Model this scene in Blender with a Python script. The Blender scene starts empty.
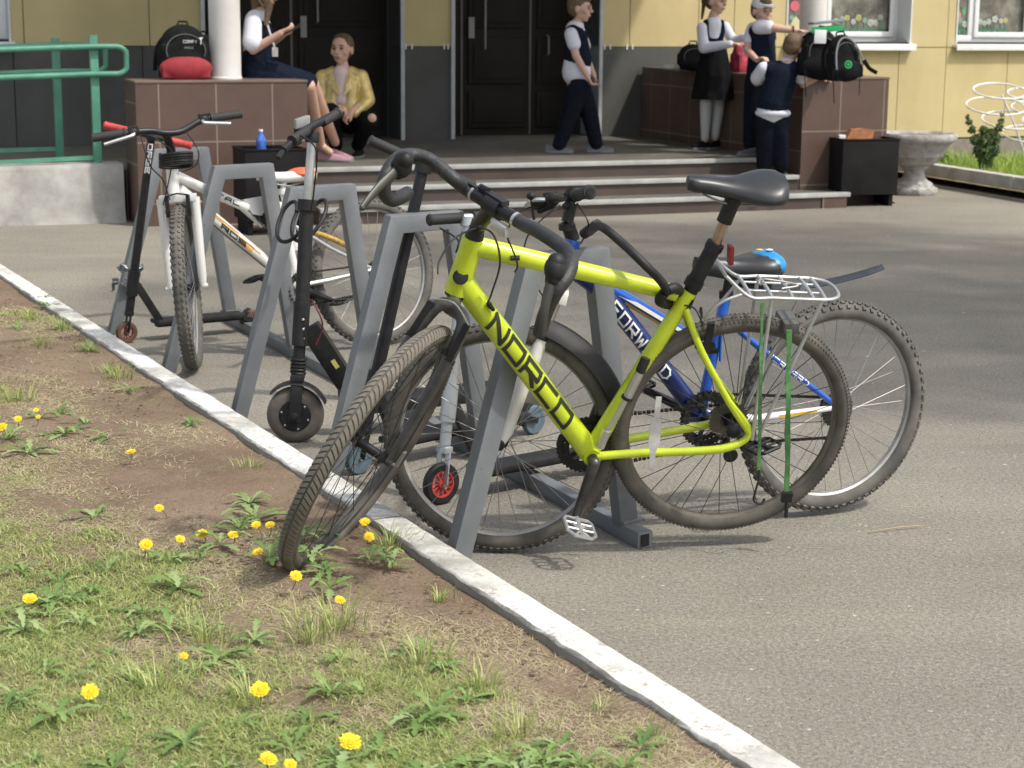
import bpy, bmesh, math, random
import numpy as np
from mathutils import Vector as V3, Matrix
R=math.radians
random.seed(5); rng=np.random.default_rng(7)
scene=bpy.context.scene; COL=scene.collection
# ---------------------------------------------------------------- camera
F=1800.; YH=16.5; CH=1.53; ROLL=.008
_p=math.atan((384-YH)/F)
_f=V3((0,math.cos(_p),-math.sin(_p))); _u0=V3((0,math.sin(_p),math.cos(_p))); _r0=V3((1,0,0))
_r=_r0*math.cos(ROLL)+_u0*math.sin(ROLL); _u=_u0*math.cos(ROLL)-_r0*math.sin(ROLL)
CAM=V3((0,0,CH))
cd=bpy.data.cameras.new('camera'); cam=bpy.data.objects.new('camera',cd); COL.objects.link(cam)
m=Matrix((( _r.x,_u.x,-_f.x,0),(_r.y,_u.y,-_f.y,0),(_r.z,_u.z,-_f.z,CH),(0,0,0,1)))
cam.matrix_world=m; cd.sensor_width=36; cd.lens=F/1024*36; cd.clip_start=.05; cd.clip_end=1500
cd.dof.use_dof=True; cd.dof.focus_distance=5.3; cd.dof.aperture_fstop=8
scene.camera=cam
# ---------------------------------------------------------------- light
SUN=V3((.62,-.33,1.0)).normalized()
w=bpy.data.worlds.new('World'); scene.world=w; w.use_nodes=True
nt=w.node_tree; sky=nt.nodes.new('ShaderNodeTexSky'); sky.sky_type='NISHITA'; sky.sun_disc=False
sky.sun_elevation=math.asin(SUN.z); sky.sun_rotation=math.atan2(SUN.x,SUN.y); sky.dust_density=3.5; sky.air_density=1.0
bg=nt.nodes['Background']; bg.inputs[1].default_value=.15; hs=nt.nodes.new('ShaderNodeHueSaturation'); hs.inputs['Saturation'].default_value=.55; nt.links.new(sky.outputs[0],hs.inputs['Color']); nt.links.new(hs.outputs[0],bg.inputs[0])
sl=bpy.data.lights.new('sun','SUN'); sl.energy=2.0; sl.angle=R(2.2); sl.color=(1,.95,.87)
so=bpy.data.objects.new('sun',sl); COL.objects.link(so); so.rotation_euler=SUN.to_track_quat('Z','Y').to_euler(); so.location=(10,-5,16)
vs=scene.view_settings; vs.view_transform='Standard'; vs.look='None'; vs.exposure=0.7; vs.gamma=1; vs.use_curve_mapping=False
scene.cycles.max_bounces=6; scene.cycles.transparent_max_bounces=8
# ---------------------------------------------------------------- pixel/space helpers
def ray(x,y): return _f+_r*((x-512)/F)-_u*((y-384)/F)
def G(x,y,z=0.):
    d=ray(x,y); return CAM+d*((z-CH)/d.z)
def Q(x,y,Y):
    d=ray(x,y); return CAM+d*(Y/d.y)
def PL(x,y,P,n):
    d=ray(x,y); return CAM+d*((P-CAM).dot(n)/d.dot(n))
BO=V3((.635,14.1,0)); ba=R(21); BU=V3((math.cos(ba),math.sin(ba),0)); BV=V3((-math.sin(ba),math.cos(ba),0)); ZZ=V3((0,0,1))
def B(u,v,z=0.): return BO+BU*u+BV*v+ZZ*z
# ---------------------------------------------------------------- materials
def _n(nt,t,**k):
    n=nt.nodes.new(t)
    for a,b in k.items():
        if a in n.inputs: n.inputs[a].default_value=b
        else: setattr(n,a,b)
    return n
MATS={}
def mat(name,col,rough=.6,metal=0.,var=.12,scale=12.,bump=0.,bscale=60.,col2=None,spec=None,coat=0,trans=0):
    if name in MATS: return MATS[name]
    m=bpy.data.materials.new(name); m.use_nodes=True; nt=m.node_tree; b=nt.nodes['Principled BSDF']
    L=nt.links.new
    tc=_n(nt,'ShaderNodeTexCoord'); no=_n(nt,'ShaderNodeTexNoise',Scale=scale,Detail=5.,Roughness=.6); L(tc.outputs['Object'],no.inputs['Vector'])
    r=_n(nt,'ShaderNodeValToRGB'); L(no.outputs['Fac'],r.inputs[0])
    c2=col2 or tuple(min(1,c*(1+var)) for c in col); c1=col if col2 else tuple(c*(1-var) for c in col)
    r.color_ramp.elements[0].position=.36; r.color_ramp.elements[1].position=.64
    r.color_ramp.elements[0].color=(*c1,1); r.color_ramp.elements[1].color=(*c2,1)
    L(r.outputs[0],b.inputs['Base Color'])
    b.inputs['Metallic'].default_value=metal
    mr=_n(nt,'ShaderNodeMapRange'); mr.inputs['To Min'].default_value=max(0,rough-.08); mr.inputs['To Max'].default_value=min(1,rough+.1)
    L(no.outputs['Fac'],mr.inputs['Value']); L(mr.outputs[0],b.inputs['Roughness'])
    if spec is not None: b.inputs['Specular IOR Level'].default_value=spec
    if coat: b.inputs['Coat Weight'].default_value=coat; b.inputs['Coat Roughness'].default_value=.15
    if bump:
        n2=_n(nt,'ShaderNodeTexNoise',Scale=bscale,Detail=4.); L(tc.outputs['Object'],n2.inputs['Vector'])
        bm=_n(nt,'ShaderNodeBump',Strength=bump,Distance=.01); L(n2.outputs['Fac'],bm.inputs['Height']); L(bm.outputs[0],b.inputs['Normal'])
    MATS[name]=m; return m
def ramp(nt,src,stops):
    r=_n(nt,'ShaderNodeValToRGB'); nt.links.new(src,r.inputs[0]); e=r.color_ramp.elements
    while len(e)<len(stops): e.new(.5)
    for el,(p,c) in zip(e,stops): el.position=p; el.color=(*c,1) if len(c)==3 else c
    return r.outputs[0]
def mixc(nt,f,a,b,mode='MIX'):
    n=nt.nodes.new('ShaderNodeMix'); n.data_type='RGBA'; n.blend_type=mode
    for i,x in ((0,f),(6,a),(7,b)):
        if isinstance(x,(int,float)): n.inputs[i].default_value=x
        elif isinstance(x,tuple): n.inputs[i].default_value=(*x,1)
        else: nt.links.new(x,n.inputs[i])
    return n.outputs[2]
def basemat(name):
    m=bpy.data.materials.new(name); m.use_nodes=True; nt=m.node_tree; tc=_n(nt,'ShaderNodeTexCoord'); MATS[name]=m
    return m,nt,nt.nodes['Principled BSDF'],tc.outputs['Object']
def noise(nt,vec,scale,detail=5,rough=.6,sc=None):
    if sc:
        mp=_n(nt,'ShaderNodeMapping'); mp.inputs['Scale'].default_value=sc; nt.links.new(vec,mp.inputs['Vector']); vec=mp.outputs[0]
    n=_n(nt,'ShaderNodeTexNoise',Scale=float(scale),Detail=float(detail),Roughness=rough); nt.links.new(vec,n.inputs['Vector']); return n.outputs['Fac']
def bumpn(nt,b,h,strength,dist):
    bm=_n(nt,'ShaderNodeBump',Strength=strength,Distance=dist); nt.links.new(h,bm.inputs['Height']); nt.links.new(bm.outputs[0],b.inputs['Normal'])
def asphalt():
    m,nt,b,o=basemat('asphalt')
    big=noise(nt,o,.55,6,.62,(1,1.8,1)); base=ramp(nt,big,[(.34,(.125,.115,.101)),(.5,(.145,.134,.118)),(.66,(.170,.158,.138))])
    st=noise(nt,o,.8,5,.6,(.6,2.2,1)); base=mixc(nt,ramp(nt,st,[(.56,(0,0,0)),(.80,(.6,.6,.6))]),base,(.21,.19,.155))
    fine=noise(nt,o,210,4,.75); mid=noise(nt,o,75,4,.7)
    base=mixc(nt,.85,base,ramp(nt,fine,[(.34,(.50,.50,.50)),(.5,(.86,.86,.86)),(.66,(1.25,1.24,1.20))]),'MULTIPLY')
    base=mixc(nt,.6,base,ramp(nt,mid,[(.36,(.50,.50,.50)),(.64,(1.25,1.25,1.22))]),'MULTIPLY')
    base=mixc(nt,1.0,base,(1.95,1.95,1.86),'MULTIPLY')
    for sc_,lo,hi,cc in ((130.,.80,.88,(.42,.41,.38)),(62.,.90,.95,(.46,.44,.40)),(150.,.13,.2,(.075,.07,.065)),(34.,.955,.975,(.50,.49,.45))):
        vo=_n(nt,'ShaderNodeTexVoronoi',Scale=sc_); vo.inputs['Randomness'].default_value=1.; nt.links.new(o,vo.inputs['Vector'])
        sp=ramp(nt,vo.outputs['Color'],[(lo,(0,0,0)),(hi,(1,1,1))] if lo>.5 else [(lo,(1,1,1)),(hi,(0,0,0))]); sd=ramp(nt,vo.outputs['Distance'],[(.22,(1,1,1)),(.42,(0,0,0))])
        base=mixc(nt,mixc(nt,1.,sp,sd,'MULTIPLY'),base,cc)
    sn=noise(nt,o,2.6,7,.7); base=mixc(nt,ramp(nt,sn,[(.60,(0,0,0)),(.72,(.45,.45,.45))]),base,(.15,.14,.125))
    nt.links.new(base,b.inputs['Base Color']); b.inputs['Roughness'].default_value=.9; b.inputs['Specular IOR Level'].default_value=.25
    bumpn(nt,b,mid,.8,.010); return m
def dirt():
    m,nt,b,o=basemat('soil')
    a=noise(nt,o,1.6,7,.65); base=ramp(nt,a,[(.3,(.17,.118,.080)),(.5,(.27,.195,.135)),(.7,(.37,.285,.20))])
    g=noise(nt,o,5,6,.7,(1,1,1)); base=mixc(nt,ramp(nt,g,[(.5,(0,0,0)),(.75,(1,1,1))]),base,(.27,.23,.13))
    f=noise(nt,o,120,4,.7); base=mixc(nt,.7,base,ramp(nt,f,[(.3,(.5,.5,.5)),(.7,(1.1,1.1,1.1))]),'MULTIPLY')
    nt.links.new(base,b.inputs['Base Color']); b.inputs['Roughness'].default_value=.95; b.inputs['Specular IOR Level'].default_value=.15
    bumpn(nt,b,noise(nt,o,45,6,.7),.9,.02); return m
def kerbmat(name,white):
    m,nt,b,o=basemat(name)
    a=noise(nt,o,3,6,.65); base=ramp(nt,a,[(.36,(.33,.32,.285)),(.48,(.56,.55,.50)),(.60,(.74,.73,.69))]) if white else ramp(nt,a,[(.3,(.25,.24,.22)),(.7,(.45,.43,.39))])
    s=noise(nt,o,38,6,.75); base=mixc(nt,ramp(nt,s,[(.53,(0,0,0)),(.64,(1,1,1))]),base,(.34,.32,.28))
    # side faces: mottled dark brown to grey
    ge=nt.nodes.new('ShaderNodeNewGeometry'); sx=nt.nodes.new('ShaderNodeSeparateXYZ'); nt.links.new(ge.outputs['True Normal'],sx.inputs[0])
    base=mixc(nt,ramp(nt,sx.outputs['Z'],[(.3,(1,1,1)),(.8,(0,0,0))]),base,mixc(nt,noise(nt,o,14,5),(.12,.10,.075),(.34,.31,.25)))
    nt.links.new(base,b.inputs['Base Color']); b.inputs['Roughness'].default_value=.9
    bumpn(nt,b,noise(nt,o,70,5,.7),.7,.006); return m
def tiles():
    m,nt,b,o=basemat('brown_tile')
    uv=nt.nodes.new('ShaderNodeTexCoord').outputs['UV']
    br=_n(nt,'ShaderNodeTexBrick',Scale=1.0); nt.links.new(uv,br.inputs['Vector']); br.offset=0; br.squash=1
    br.inputs['Brick Width'].default_value=.42; br.inputs['Row Height'].default_value=.445; br.inputs['Mortar Size'].default_value=.005
    br.inputs['Color1'].default_value=(.098,.060,.046,1); br.inputs['Color2'].default_value=(.112,.069,.053,1); br.inputs['Mortar'].default_value=(.24,.20,.15,1)
    base=mixc(nt,.5,br.outputs['Color'],ramp(nt,noise(nt,o,4,5),[(.3,(.7,.7,.7)),(.7,(1.15,1.12,1.1))]),'MULTIPLY')
    nt.links.new(base,b.inputs['Base Color']); b.inputs['Roughness'].default_value=.45; return m
def plaster(name,c1,c2,sc=1.3):
    m,nt,b,o=basemat(name)
    base=ramp(nt,noise(nt,o,sc,7,.65),[(.3,c1),(.7,c2)])
    base=mixc(nt,.35,base,ramp(nt,noise(nt,o,2.2,5,.6,(1,1,.25)),[(.35,(.75,.75,.75)),(.65,(1.05,1.05,1.05))]),'MULTIPLY')
    nt.links.new(base,b.inputs['Base Color']); b.inputs['Roughness'].default_value=.8; b.inputs['Specular IOR Level'].default_value=.3
    bumpn(nt,b,noise(nt,o,90,4),.25,.004); return m
# ---------------------------------------------------------------- mesh builder
LOC={}
def setp(o,label=None,cat=None,group=None,kind=None):
    if label: o['label']=label
    if cat: o['category']=cat
    if group: o['group']=group
    if kind: o['kind']=kind
    return o
def empty(name,loc,label,cat,group=None):
    o=bpy.data.objects.new(name,None); COL.objects.link(o); o.location=loc; o.empty_display_size=.1
    LOC[o]=V3(loc); return setp(o,label,cat,group)
def link(name,me,m,parent,loc=None):
    o=bpy.data.objects.new(name,me); COL.objects.link(o)
    if m is not None: me.materials.append(m)
    if parent is not None: o.parent=parent; LOC[o]=LOC[parent]
    else: LOC[o]=V3(loc or (0,0,0)); o.location=LOC[o]
    return o
def frame_of(d,hint=None):
    d=d.normalized(); h=hint or (V3((0,0,1)) if abs(d.z)<.9 else V3((1,0,0)))
    a=d.cross(h).normalized(); b=a.cross(d).normalized(); return a,b
class MB:
    def __init__(s): s.v=[]; s.f=[]; s.uv=None
    def add(s,vs,fs):
        o=len(s.v); s.v+= [V3(v) for v in vs]; s.f+=[tuple(i+o for i in f) for f in fs]; return s
    def box(s,c,sz,ax=None):
        ax=ax or (V3((1,0,0)),V3((0,1,0)),V3((0,0,1))); c=V3(c)
        vs=[c+ax[0]*(x*sz[0]/2)+ax[1]*(y*sz[1]/2)+ax[2]*(z*sz[2]/2) for x in(-1,1) for y in(-1,1) for z in(-1,1)]
        return s.add(vs,[(0,1,3,2),(4,6,7,5),(0,4,5,1),(2,3,7,6),(0,2,6,4),(1,5,7,3)])
    def bar(s,p,q,w,h,hint=None):
        p=V3(p);q=V3(q);d=q-p; a,b=frame_of(d,hint); return s.box((p+q)/2,(w,d.length,h),(a,d.normalized(),b))
    def bbox(s,u0,u1,v0,v1,z0,z1): # box in facade frame
        return s.box(B((u0+u1)/2,(v0+v1)/2,(z0+z1)/2),(u1-u0,v1-v0,z1-z0),(BU,BV,ZZ))
    def tube(s,pts,r,n=10,cap=True,closed=False,flat=1.,hint=None):
        pts=[V3(p) for p in pts]; k=len(pts); rs=r if isinstance(r,(list,tuple)) else [r]*k
        rings=[]; a=None; o=len(s.v)
        for i,p in enumerate(pts):
            if closed: d=pts[(i+1)%k]-pts[i-1]
            else: d=pts[min(i+1,k-1)]-pts[max(i-1,0)]
            d.normalize()
            if a is None: a,b=frame_of(d,hint)
            else:
                a=(a-d*a.dot(d)); a=a.normalized() if a.length>1e-6 else frame_of(d)[0]; b=a.cross(d).normalized()
            for j in range(n):
                t=2*math.pi*j/n; s.v.append(p+(a*math.cos(t)*flat+b*math.sin(t))*rs[i])
        m_=k if closed else k-1
        for i in range(m_):
            i2=(i+1)%k
            for j in range(n):
                j2=(j+1)%n; s.f.append((o+i*n+j,o+i*n+j2,o+i2*n+j2,o+i2*n+j))
        if cap and not closed:
            s.f.append(tuple(o+j for j in range(n))[::-1]); s.f.append(tuple(o+(k-1)*n+j for j in range(n)))
        return s
    def caps(s,p,r0,q,r1,n=12,m_=4):
        p=V3(p);q=V3(q);d=(q-p); 
        if d.length<1e-6: d=V3((0,0,1e-4)); q=p+d
        d=d.normalized(); pts=[];rs=[]
        for i in range(m_+1):
            t=math.pi/2*(1-i/m_); pts.append(p-d*(r0*math.sin(t))); rs.append(max(r0*math.cos(t),1e-4))
        for i in range(m_+1):
            t=math.pi/2*i/m_; pts.append(q+d*(r1*math.sin(t))); rs.append(max(r1*math.cos(t),1e-4))
        a,b=frame_of(d); o=len(s.v); k=len(pts)
        for pp,rr in zip(pts,rs):
            for j in range(n):
                t=2*math.pi*j/n; s.v.append(pp+(a*math.cos(t)+b*math.sin(t))*rr)
        for i in range(k-1):
            for j in range(n):
                j2=(j+1)%n; s.f.append((o+i*n+j,o+i*n+j2,o+(i+1)*n+j2,o+(i+1)*n+j))
        s.f.append(tuple(o+j for j in range(n))[::-1]); s.f.append(tuple(o+(k-1)*n+j for j in range(n))); return s
    def ell(s,c,rad,ax=None,n=16,m_=10):
        ax=ax or (V3((1,0,0)),V3((0,1,0)),V3((0,0,1))); c=V3(c); o=len(s.v)
        for i in range(m_+1):
            t=math.pi*i/m_; z=-math.cos(t); q=max(math.sin(t),1e-3)
            for j in range(n):
                p=2*math.pi*j/n; s.v.append(c+ax[0]*(rad[0]*q*math.cos(p))+ax[1]*(rad[1]*q*math.sin(p))+ax[2]*(rad[2]*z))
        for i in range(m_):
            for j in range(n):
                j2=(j+1)%n; s.f.append((o+i*n+j,o+i*n+j2,o+(i+1)*n+j2,o+(i+1)*n+j))
        s.f.append(tuple(o+j for j in range(n))[::-1]); s.f.append(tuple(o+m_*n+j for j in range(n))); return s
    def lathe(s,c,prof,ax=None,n=32,sx=1.,ring=False):
        ax=ax or (V3((1,0,0)),V3((0,1,0)),V3((0,0,1))); c=V3(c); o=len(s.v); k=len(prof)
        for r,z in prof:
            for j in range(n):
                t=2*math.pi*j/n; s.v.append(c+ax[0]*(r*math.cos(t)*sx)+ax[1]*(r*math.sin(t))+ax[2]*z)
        for i in range(k-1):
            for j in range(n):
                j2=(j+1)%n; s.f.append((o+i*n+j,o+i*n+j2,o+(i+1)*n+j2,o+(i+1)*n+j))
        if ring:
            for j in range(n): j2=(j+1)%n; s.f.append((o+(k-1)*n+j,o+(k-1)*n+j2,o+j2,o+j))
            return s
        if prof[0][0]>1e-4: s.f.append(tuple(o+j for j in range(n))[::-1])
        if prof[-1][0]>1e-4: s.f.append(tuple(o+(k-1)*n+j for j in range(n)))
        return s
    def prism(s,pts,d):  # polygon in 3-D extruded by d
        pts=[V3(p) for p in pts]; n=len(pts); o=len(s.v); s.v+=pts+[p+d for p in pts]
        s.f.append(tuple(o+i for i in range(n))[::-1]); s.f.append(tuple(o+n+i for i in range(n)))
        for i in range(n): j=(i+1)%n; s.f.append((o+i,o+j,o+n+j,o+n+i))
        return s
    def loft(s,rings,cap=True):
        n=len(rings[0]); o=len(s.v)
        for r in rings: s.v+=[V3(p) for p in r]
        for i in range(len(rings)-1):
            for j in range(n):
                j2=(j+1)%n; s.f.append((o+i*n+j,o+i*n+j2,o+(i+1)*n+j2,o+(i+1)*n+j))
        if cap: s.f.append(tuple(o+j for j in range(n))[::-1]); s.f.append(tuple(o+(len(rings)-1)*n+j for j in range(n)))
        return s
    def mesh(s,name,off,smooth=True,ang=38,bevel=0):
        me=bpy.data.meshes.new(name); me.from_pydata([v-off for v in s.v],[],s.f)
        bm=bmesh.new(); bm.from_mesh(me)
        if bevel:
            bmesh.ops.bevel(bm,geom=[e for e in bm.edges if len(e.link_faces)==2 and e.calc_face_angle(0)>R(30)],offset=bevel,segments=2,affect='EDGES',profile=.6,clamp_overlap=True)
        bmesh.ops.recalc_face_normals(bm,faces=bm.faces); bm.to_mesh(me); bm.free()
        if smooth:
            me.polygons.foreach_set('use_smooth',[True]*len(me.polygons)); me.set_sharp_from_angle(angle=R(ang))
        me.update(); return me
    def build(s,name,m,parent=None,loc=None,smooth=True,ang=38,bevel=0,**k):
        off=LOC[parent] if parent is not None else V3(loc or (0,0,0))
        o=link(name,s.mesh(name,off,smooth,ang,bevel),m,parent,loc)
        return setp(o,**k) if k else o
def blob(name,fn,m,parent,vox=.008,sm=6,loc=None):
    """overlapping closed shapes fused into one continuous surface"""
    mb=MB(); fn(mb); off=LOC[parent] if parent is not None else V3(loc)
    me=mb.mesh(name+'_t',off); t=bpy.data.objects.new('t',me); COL.objects.link(t)
    r=t.modifiers.new('r','REMESH'); r.mode='VOXEL'; r.voxel_size=vox
    s=t.modifiers.new('s','SMOOTH'); s.factor=.5; s.iterations=sm
    dg=bpy.context.evaluated_depsgraph_get(); me2=bpy.data.meshes.new_from_object(t.evaluated_get(dg)); me2.name=name
    bpy.data.objects.remove(t); bpy.data.meshes.remove(me)
    me2.polygons.foreach_set('use_smooth',[True]*len(me2.polygons)); me2.materials.clear()
    return link(name,me2,m,parent,loc)
def uvbox(me,loc,ax,ay):  # planar uv per face for tiles, in metres
    uv=me.uv_layers.new(name='UV')
    for p in me.polygons:
        n=p.normal
        for li in p.loop_indices:
            co=me.vertices[me.loops[li].vertex_index].co
            if abs(n.z)>.7: uv.data[li].uv=(co.dot(ax),co.dot(ay))
            elif abs(n.dot(ax))>.7: uv.data[li].uv=(co.dot(ay),co.z)
            else: uv.data[li].uv=(co.dot(ax)+.05,co.z+.28)
def bez(p0,p1,p2,p3,n=10):
    p0,p1,p2,p3=map(V3,(p0,p1,p2,p3)); return [p0*(1-t)**3+p1*3*t*(1-t)**2+p2*3*t*t*(1-t)+p3*t**3 for t in [i/n for i in range(n+1)]]
def spline(pts,n=6):
    pts=[V3(p) for p in pts]; out=[]
    for i in range(len(pts)-1):
        a=pts[max(i-1,0)];b=pts[i];c=pts[i+1];d=pts[min(i+2,len(pts)-1)]
        for k in range(n):
            t=k/n; out.append(.5*((2*b)+(c-a)*t+(2*a-5*b+4*c-d)*t*t+(3*b-a-3*c+d)*t**3))
    out.append(pts[-1]); return out
# stroke lettering laid on a tube or a plane
FONT={'N':[[(0,0),(0,1),(1,0),(1,1)]],'O':[[(0,0),(0,1),(1,1),(1,0),(0,0)]],'R':[[(0,0),(0,1),(1,1),(1,.45),(0,.45)],[(.45,.45),(1,0)]],
'C':[[(1,0),(0,0),(0,1),(1,1)]],'F':[[(0,0),(0,1),(1,1)],[(0,.5),(.8,.5)]],'W':[[(0,1),(.2,0),(.5,.7),(.8,0),(1,1)]],'A':[[(0,0),(.0,.6),(.3,1),(1,1),(1,0)],[(0,.42),(1,.42)]],
'D':[[(0,0),(0,1),(.7,1),(1,.7),(1,.3),(.7,0),(0,0)]],'S':[[(0,0),(1,0),(1,.5),(0,.5),(0,1),(1,1)]],'T':[[(0,1),(1,1)],[(.5,1),(.5,0)]],'E':[[(1,0),(0,0),(0,1),(1,1)],[(0,.5),(.8,.5)]],'L':[[(0,1),(0,0),(1,0)]],'I':[[(.5,0),(.5,1)]],'M':[[(0,0),(0,1),(.5,.4),(1,1),(1,0)]],'K':[[(0,0),(0,1)],[(1,1),(0,.45),(1,0)]],'B':[[(0,0),(0,1),(.9,1),(.9,.5),(0,.5)],[(.9,.5),(1,.4),(1,0),(0,0)]],'P':[[(0,0),(0,1),(1,1),(1,.5),(0,.5)]]}
def lettering(mb,word,mapf,w,h,gap,lw,slant=0.,s0=0.):
    """mapf(s,t)->3-D point on the surface; s along, t across"""
    x=s0
    for ch in word:
        for poly in FONT.get(ch,[]):
            P=[(x+(a*w)+slant*(b-.5)*h,(b-.5)*h) for a,b in poly]
            for i in range(len(P)-1):
                (x0,y0),(x1,y1)=P[i],P[i+1]; L=math.hypot(x1-x0,y1-y0); dx,dy=(x1-x0)/L,(y1-y0)/L
                e=lw/2; k=max(1,int(L/.008)); pr=[]
                for j in range(k+1):
                    q=-e+(L+2*e)*j/k; cx,cy=x0+dx*q,y0+dy*q
                    pr.append((cx-dy*e,cy+dx*e)); pr.append((cx+dy*e,cy-dx*e))
                o=len(mb.v); mb.v+=[mapf(a,b) for a,b in pr]
                for j in range(k): mb.f.append((o+2*j,o+2*j+1,o+2*j+3,o+2*j+2))
        x+=w+gap
    return x
def on_tube(p,q,r0,r1,toward,off=.0012,squash=1.):
    p=V3(p);q=V3(q);d=(q-p); L=d.length; d=d/L; t=(toward-d*toward.dot(d)).normalized(); c=t.cross(d).normalized()
    def f(s,y):
        r=r0+(r1-r0)*s/L; a=y/r; return p+d*s+t*(math.cos(a)*r+off)*1+c*(math.sin(a)*(r+off))
    return f
# ================================================================ SETTING
M_asph=asphalt(); M_soil=dirt(); M_kerb=kerbmat('whitewashed_kerb',True); M_kerb2=kerbmat('grey_kerb',False); M_tile=tiles()
M_yel=plaster('yellow_panel',(.50,.415,.21),(.59,.49,.26)); M_gry=plaster('grey_panel',(.078,.080,.072),(.115,.116,.105)); M_rampc=plaster('old_whitewash',(.22,.21,.19),(.50,.49,.45),2.6)
M_white=mat('white_plastic_frame',(.78,.79,.78),.4,var=.04); M_trim=mat('grey_trim',(.45,.47,.46),.4,var=.08); M_jamb=mat('jamb_grey',(.26,.29,.30),.6,var=.08)
M_door=mat('dark_brown_door',(.017,.014,.011),.75,var=.25,scale=3,spec=.3); M_steel=mat('steel',(.5,.5,.48),.3,1.,var=.1)
M_col=mat('white_column',(.66,.65,.61),.6,var=.06,scale=3); M_curt=mat('pale_curtain',(.33,.35,.33),.9,var=.2,scale=4)
KD=V3((.445,-.896,0)).normalized(); KN=V3((.896,.445,0)).normalized()   # along / across the kerb (KN points to the asphalt)
KZ=.12; LZ=.101
# kerb line measured on the kerb top
ka=G(0,262,KZ); kb=G(809,768,KZ); KD=(kb-ka).normalized(); KN=V3((-KD.y,KD.x,0)); 
if KN.x<0: KN=-KN
KW=(ka-G(0,274,KZ)).dot(KN)
KW2=(kb-G(748,768,KZ)).dot(KN); KW=KW2*.98; LZ_=0
print('kerb',ka,kb,KW,KW2,KD)
ka.z=kb.z=0; a0=ka-KD*14; b0=kb+KD*8; LAWN_A=a0.copy(); LAWN_L=(b0-a0).length
# ground
mb=MB(); S=400; mb.add([(-S,-S,0),(S,-S,0),(S,S,0),(-S,S,0)],[(0,1,2,3)]); mb.build('asphalt_ground',M_asph,kind='structure',smooth=False)
# kerb stones along the lawn: slightly irregular blocks of one kerb
mb=MB(); L=(b0-a0).length; n=int(L/1.9); wr=random.Random(3)
for i in range(n):
    s0=i*L/n+.0015; s1=(i+1)*L/n-.0015; K=40; z=KZ+wr.uniform(-.002,.002); sh=wr.uniform(-.002,.002); rings=[]
    for j in range(K+1):
        s=s0+(s1-s0)*j/K; p=a0+KD*s; e=[wr.uniform(-.0045,.0045),wr.uniform(-.0015,.0015),0,wr.uniform(-.003,.003)]
        pr=[(-KW+sh,-.1),(-KW+sh+e[0],z-.008+e[3]),(-KW+sh+.006+e[0],z),(-KW/2,z+.001),(sh-.012+e[1],z),(sh+e[1],z-.014),(sh,-.1)]
        rings.append([p+KN*x+ZZ*zz for x,zz in pr])
    mb.loft(rings)
mb.build('kerb',M_kerb,kind='structure',ang=50)
# lawn soil sheet with gentle lumps
def lawn_h(x,y): return LZ+.010*math.sin(x*2.1+y*1.3)*math.sin(y*1.7-x)+.006*math.sin(x*7+1)*math.sin(y*6.1)
mb=MB(); nx,ny=150,220
o_=[]; W_=9.
for j in range(ny+1):
    s=L*j/ny
    for i in range(nx+1):
        t=(i/nx)**1.6*W_; p=a0+KD*s-KN*(KW-.004+t); h=lawn_h(p.x,p.y)-(.003*math.exp(-t/.03))+.004*math.sin(p.x*31)*math.sin(p.y*27)
        o_.append(V3((p.x,p.y,h)))
mb.add(o_,[(j*(nx+1)+i,j*(nx+1)+i+1,(j+1)*(nx+1)+i+1,(j+1)*(nx+1)+i) for j in range(ny) for i in range(nx)])
mb.build('soil_ground',M_soil,kind='structure')
# ---------------------------------------------------------------- school building (one thing with parts)
bld=empty('school_building',B(0,3.5,0),'pale yellow and grey panelled school front with two dark doorways and white windows','building')
VW=3.5; ZB=1.25; UL,UR=-9.,14.; TOP=6.0
def wallpanels(mat_,regs,seams,name,zz):
    mb=MB()
    for (u0,u1,z0,z1) in regs: mb.bbox(u0,u1,VW,VW+.25,z0,z1)
    mb.build(name,mat_,bld,smooth=False)
# openings: left door, right door, windows
DL=(-2.35,-.47); DR=(.03,1.56); W1=(3.62,5.10); W2=(5.66,7.4); W0=(-6.0,-4.03); SILL=1.30
WT=3.0
yel=[(UL,W0[0],ZB,TOP),(W0[0],W0[1],WT,TOP),(W0[1],DL[0],ZB,TOP),(DL[0],DL[1],2.75,TOP),(DL[1],DR[0],ZB,TOP),(DR[0],DR[1],2.75,TOP),(DR[1],W1[0],ZB,TOP),(W1[0],W1[1],WT,TOP),(W1[1],W2[0],ZB,TOP),(W2[0],W2[1],WT,TOP),(W2[1],UR,ZB,TOP)]
E=.0
# panels cut into cassettes with thin open joints over a dark backing
def cassettes(name,mat_,regs,widths=.62,rows=None,gap=.008,v0=VW,seed=1,ucuts=()):
    for (u0,u1,z0,z1) in regs:
        mb=MB(); us=[u0]+[c for c in ucuts if u0+.05<c<u1-.05]+[u1]
        zs=[z0]+[c for c in (rows or []) if z0+.05<c<z1-.05]+[z1]
        for a,b in zip(us,us[1:]):
            for c,d in zip(zs,zs[1:]):
                mb.bbox(a+(gap if a!=u0 else 0),b,v0,v0+.03,c+(gap if c!=z0 else 0),d)
        mb.build(name,mat_,bld,smooth=False)
mb=MB()
for (u0,u1,z0,z1) in yel+[(UL,DL[0],0,ZB),(DL[1],DR[0],0,ZB),(DR[1],UR,0,ZB),(W0[0],W0[1],ZB,SILL),(W1[0],W1[1],ZB,SILL),(W2[0],W2[1],ZB,SILL)]: mb.bbox(u0,u1,VW+.032,VW+.45,z0,z1)
mb.build('wall',mat('joint_dark',(.05,.045,.04),.9),bld,smooth=False)
uc=[Bx for Bx in (-6.2,-5.0,-3.92,-2.83,1.87,2.62,3.02,3.33,4.97-.02,5.55,6.33,7.6,8.8,10,11.2,12.4)]
cassettes('yellow_cladding',M_yel,yel,ucuts=uc,rows=[2.4,3.6,4.8])
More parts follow.
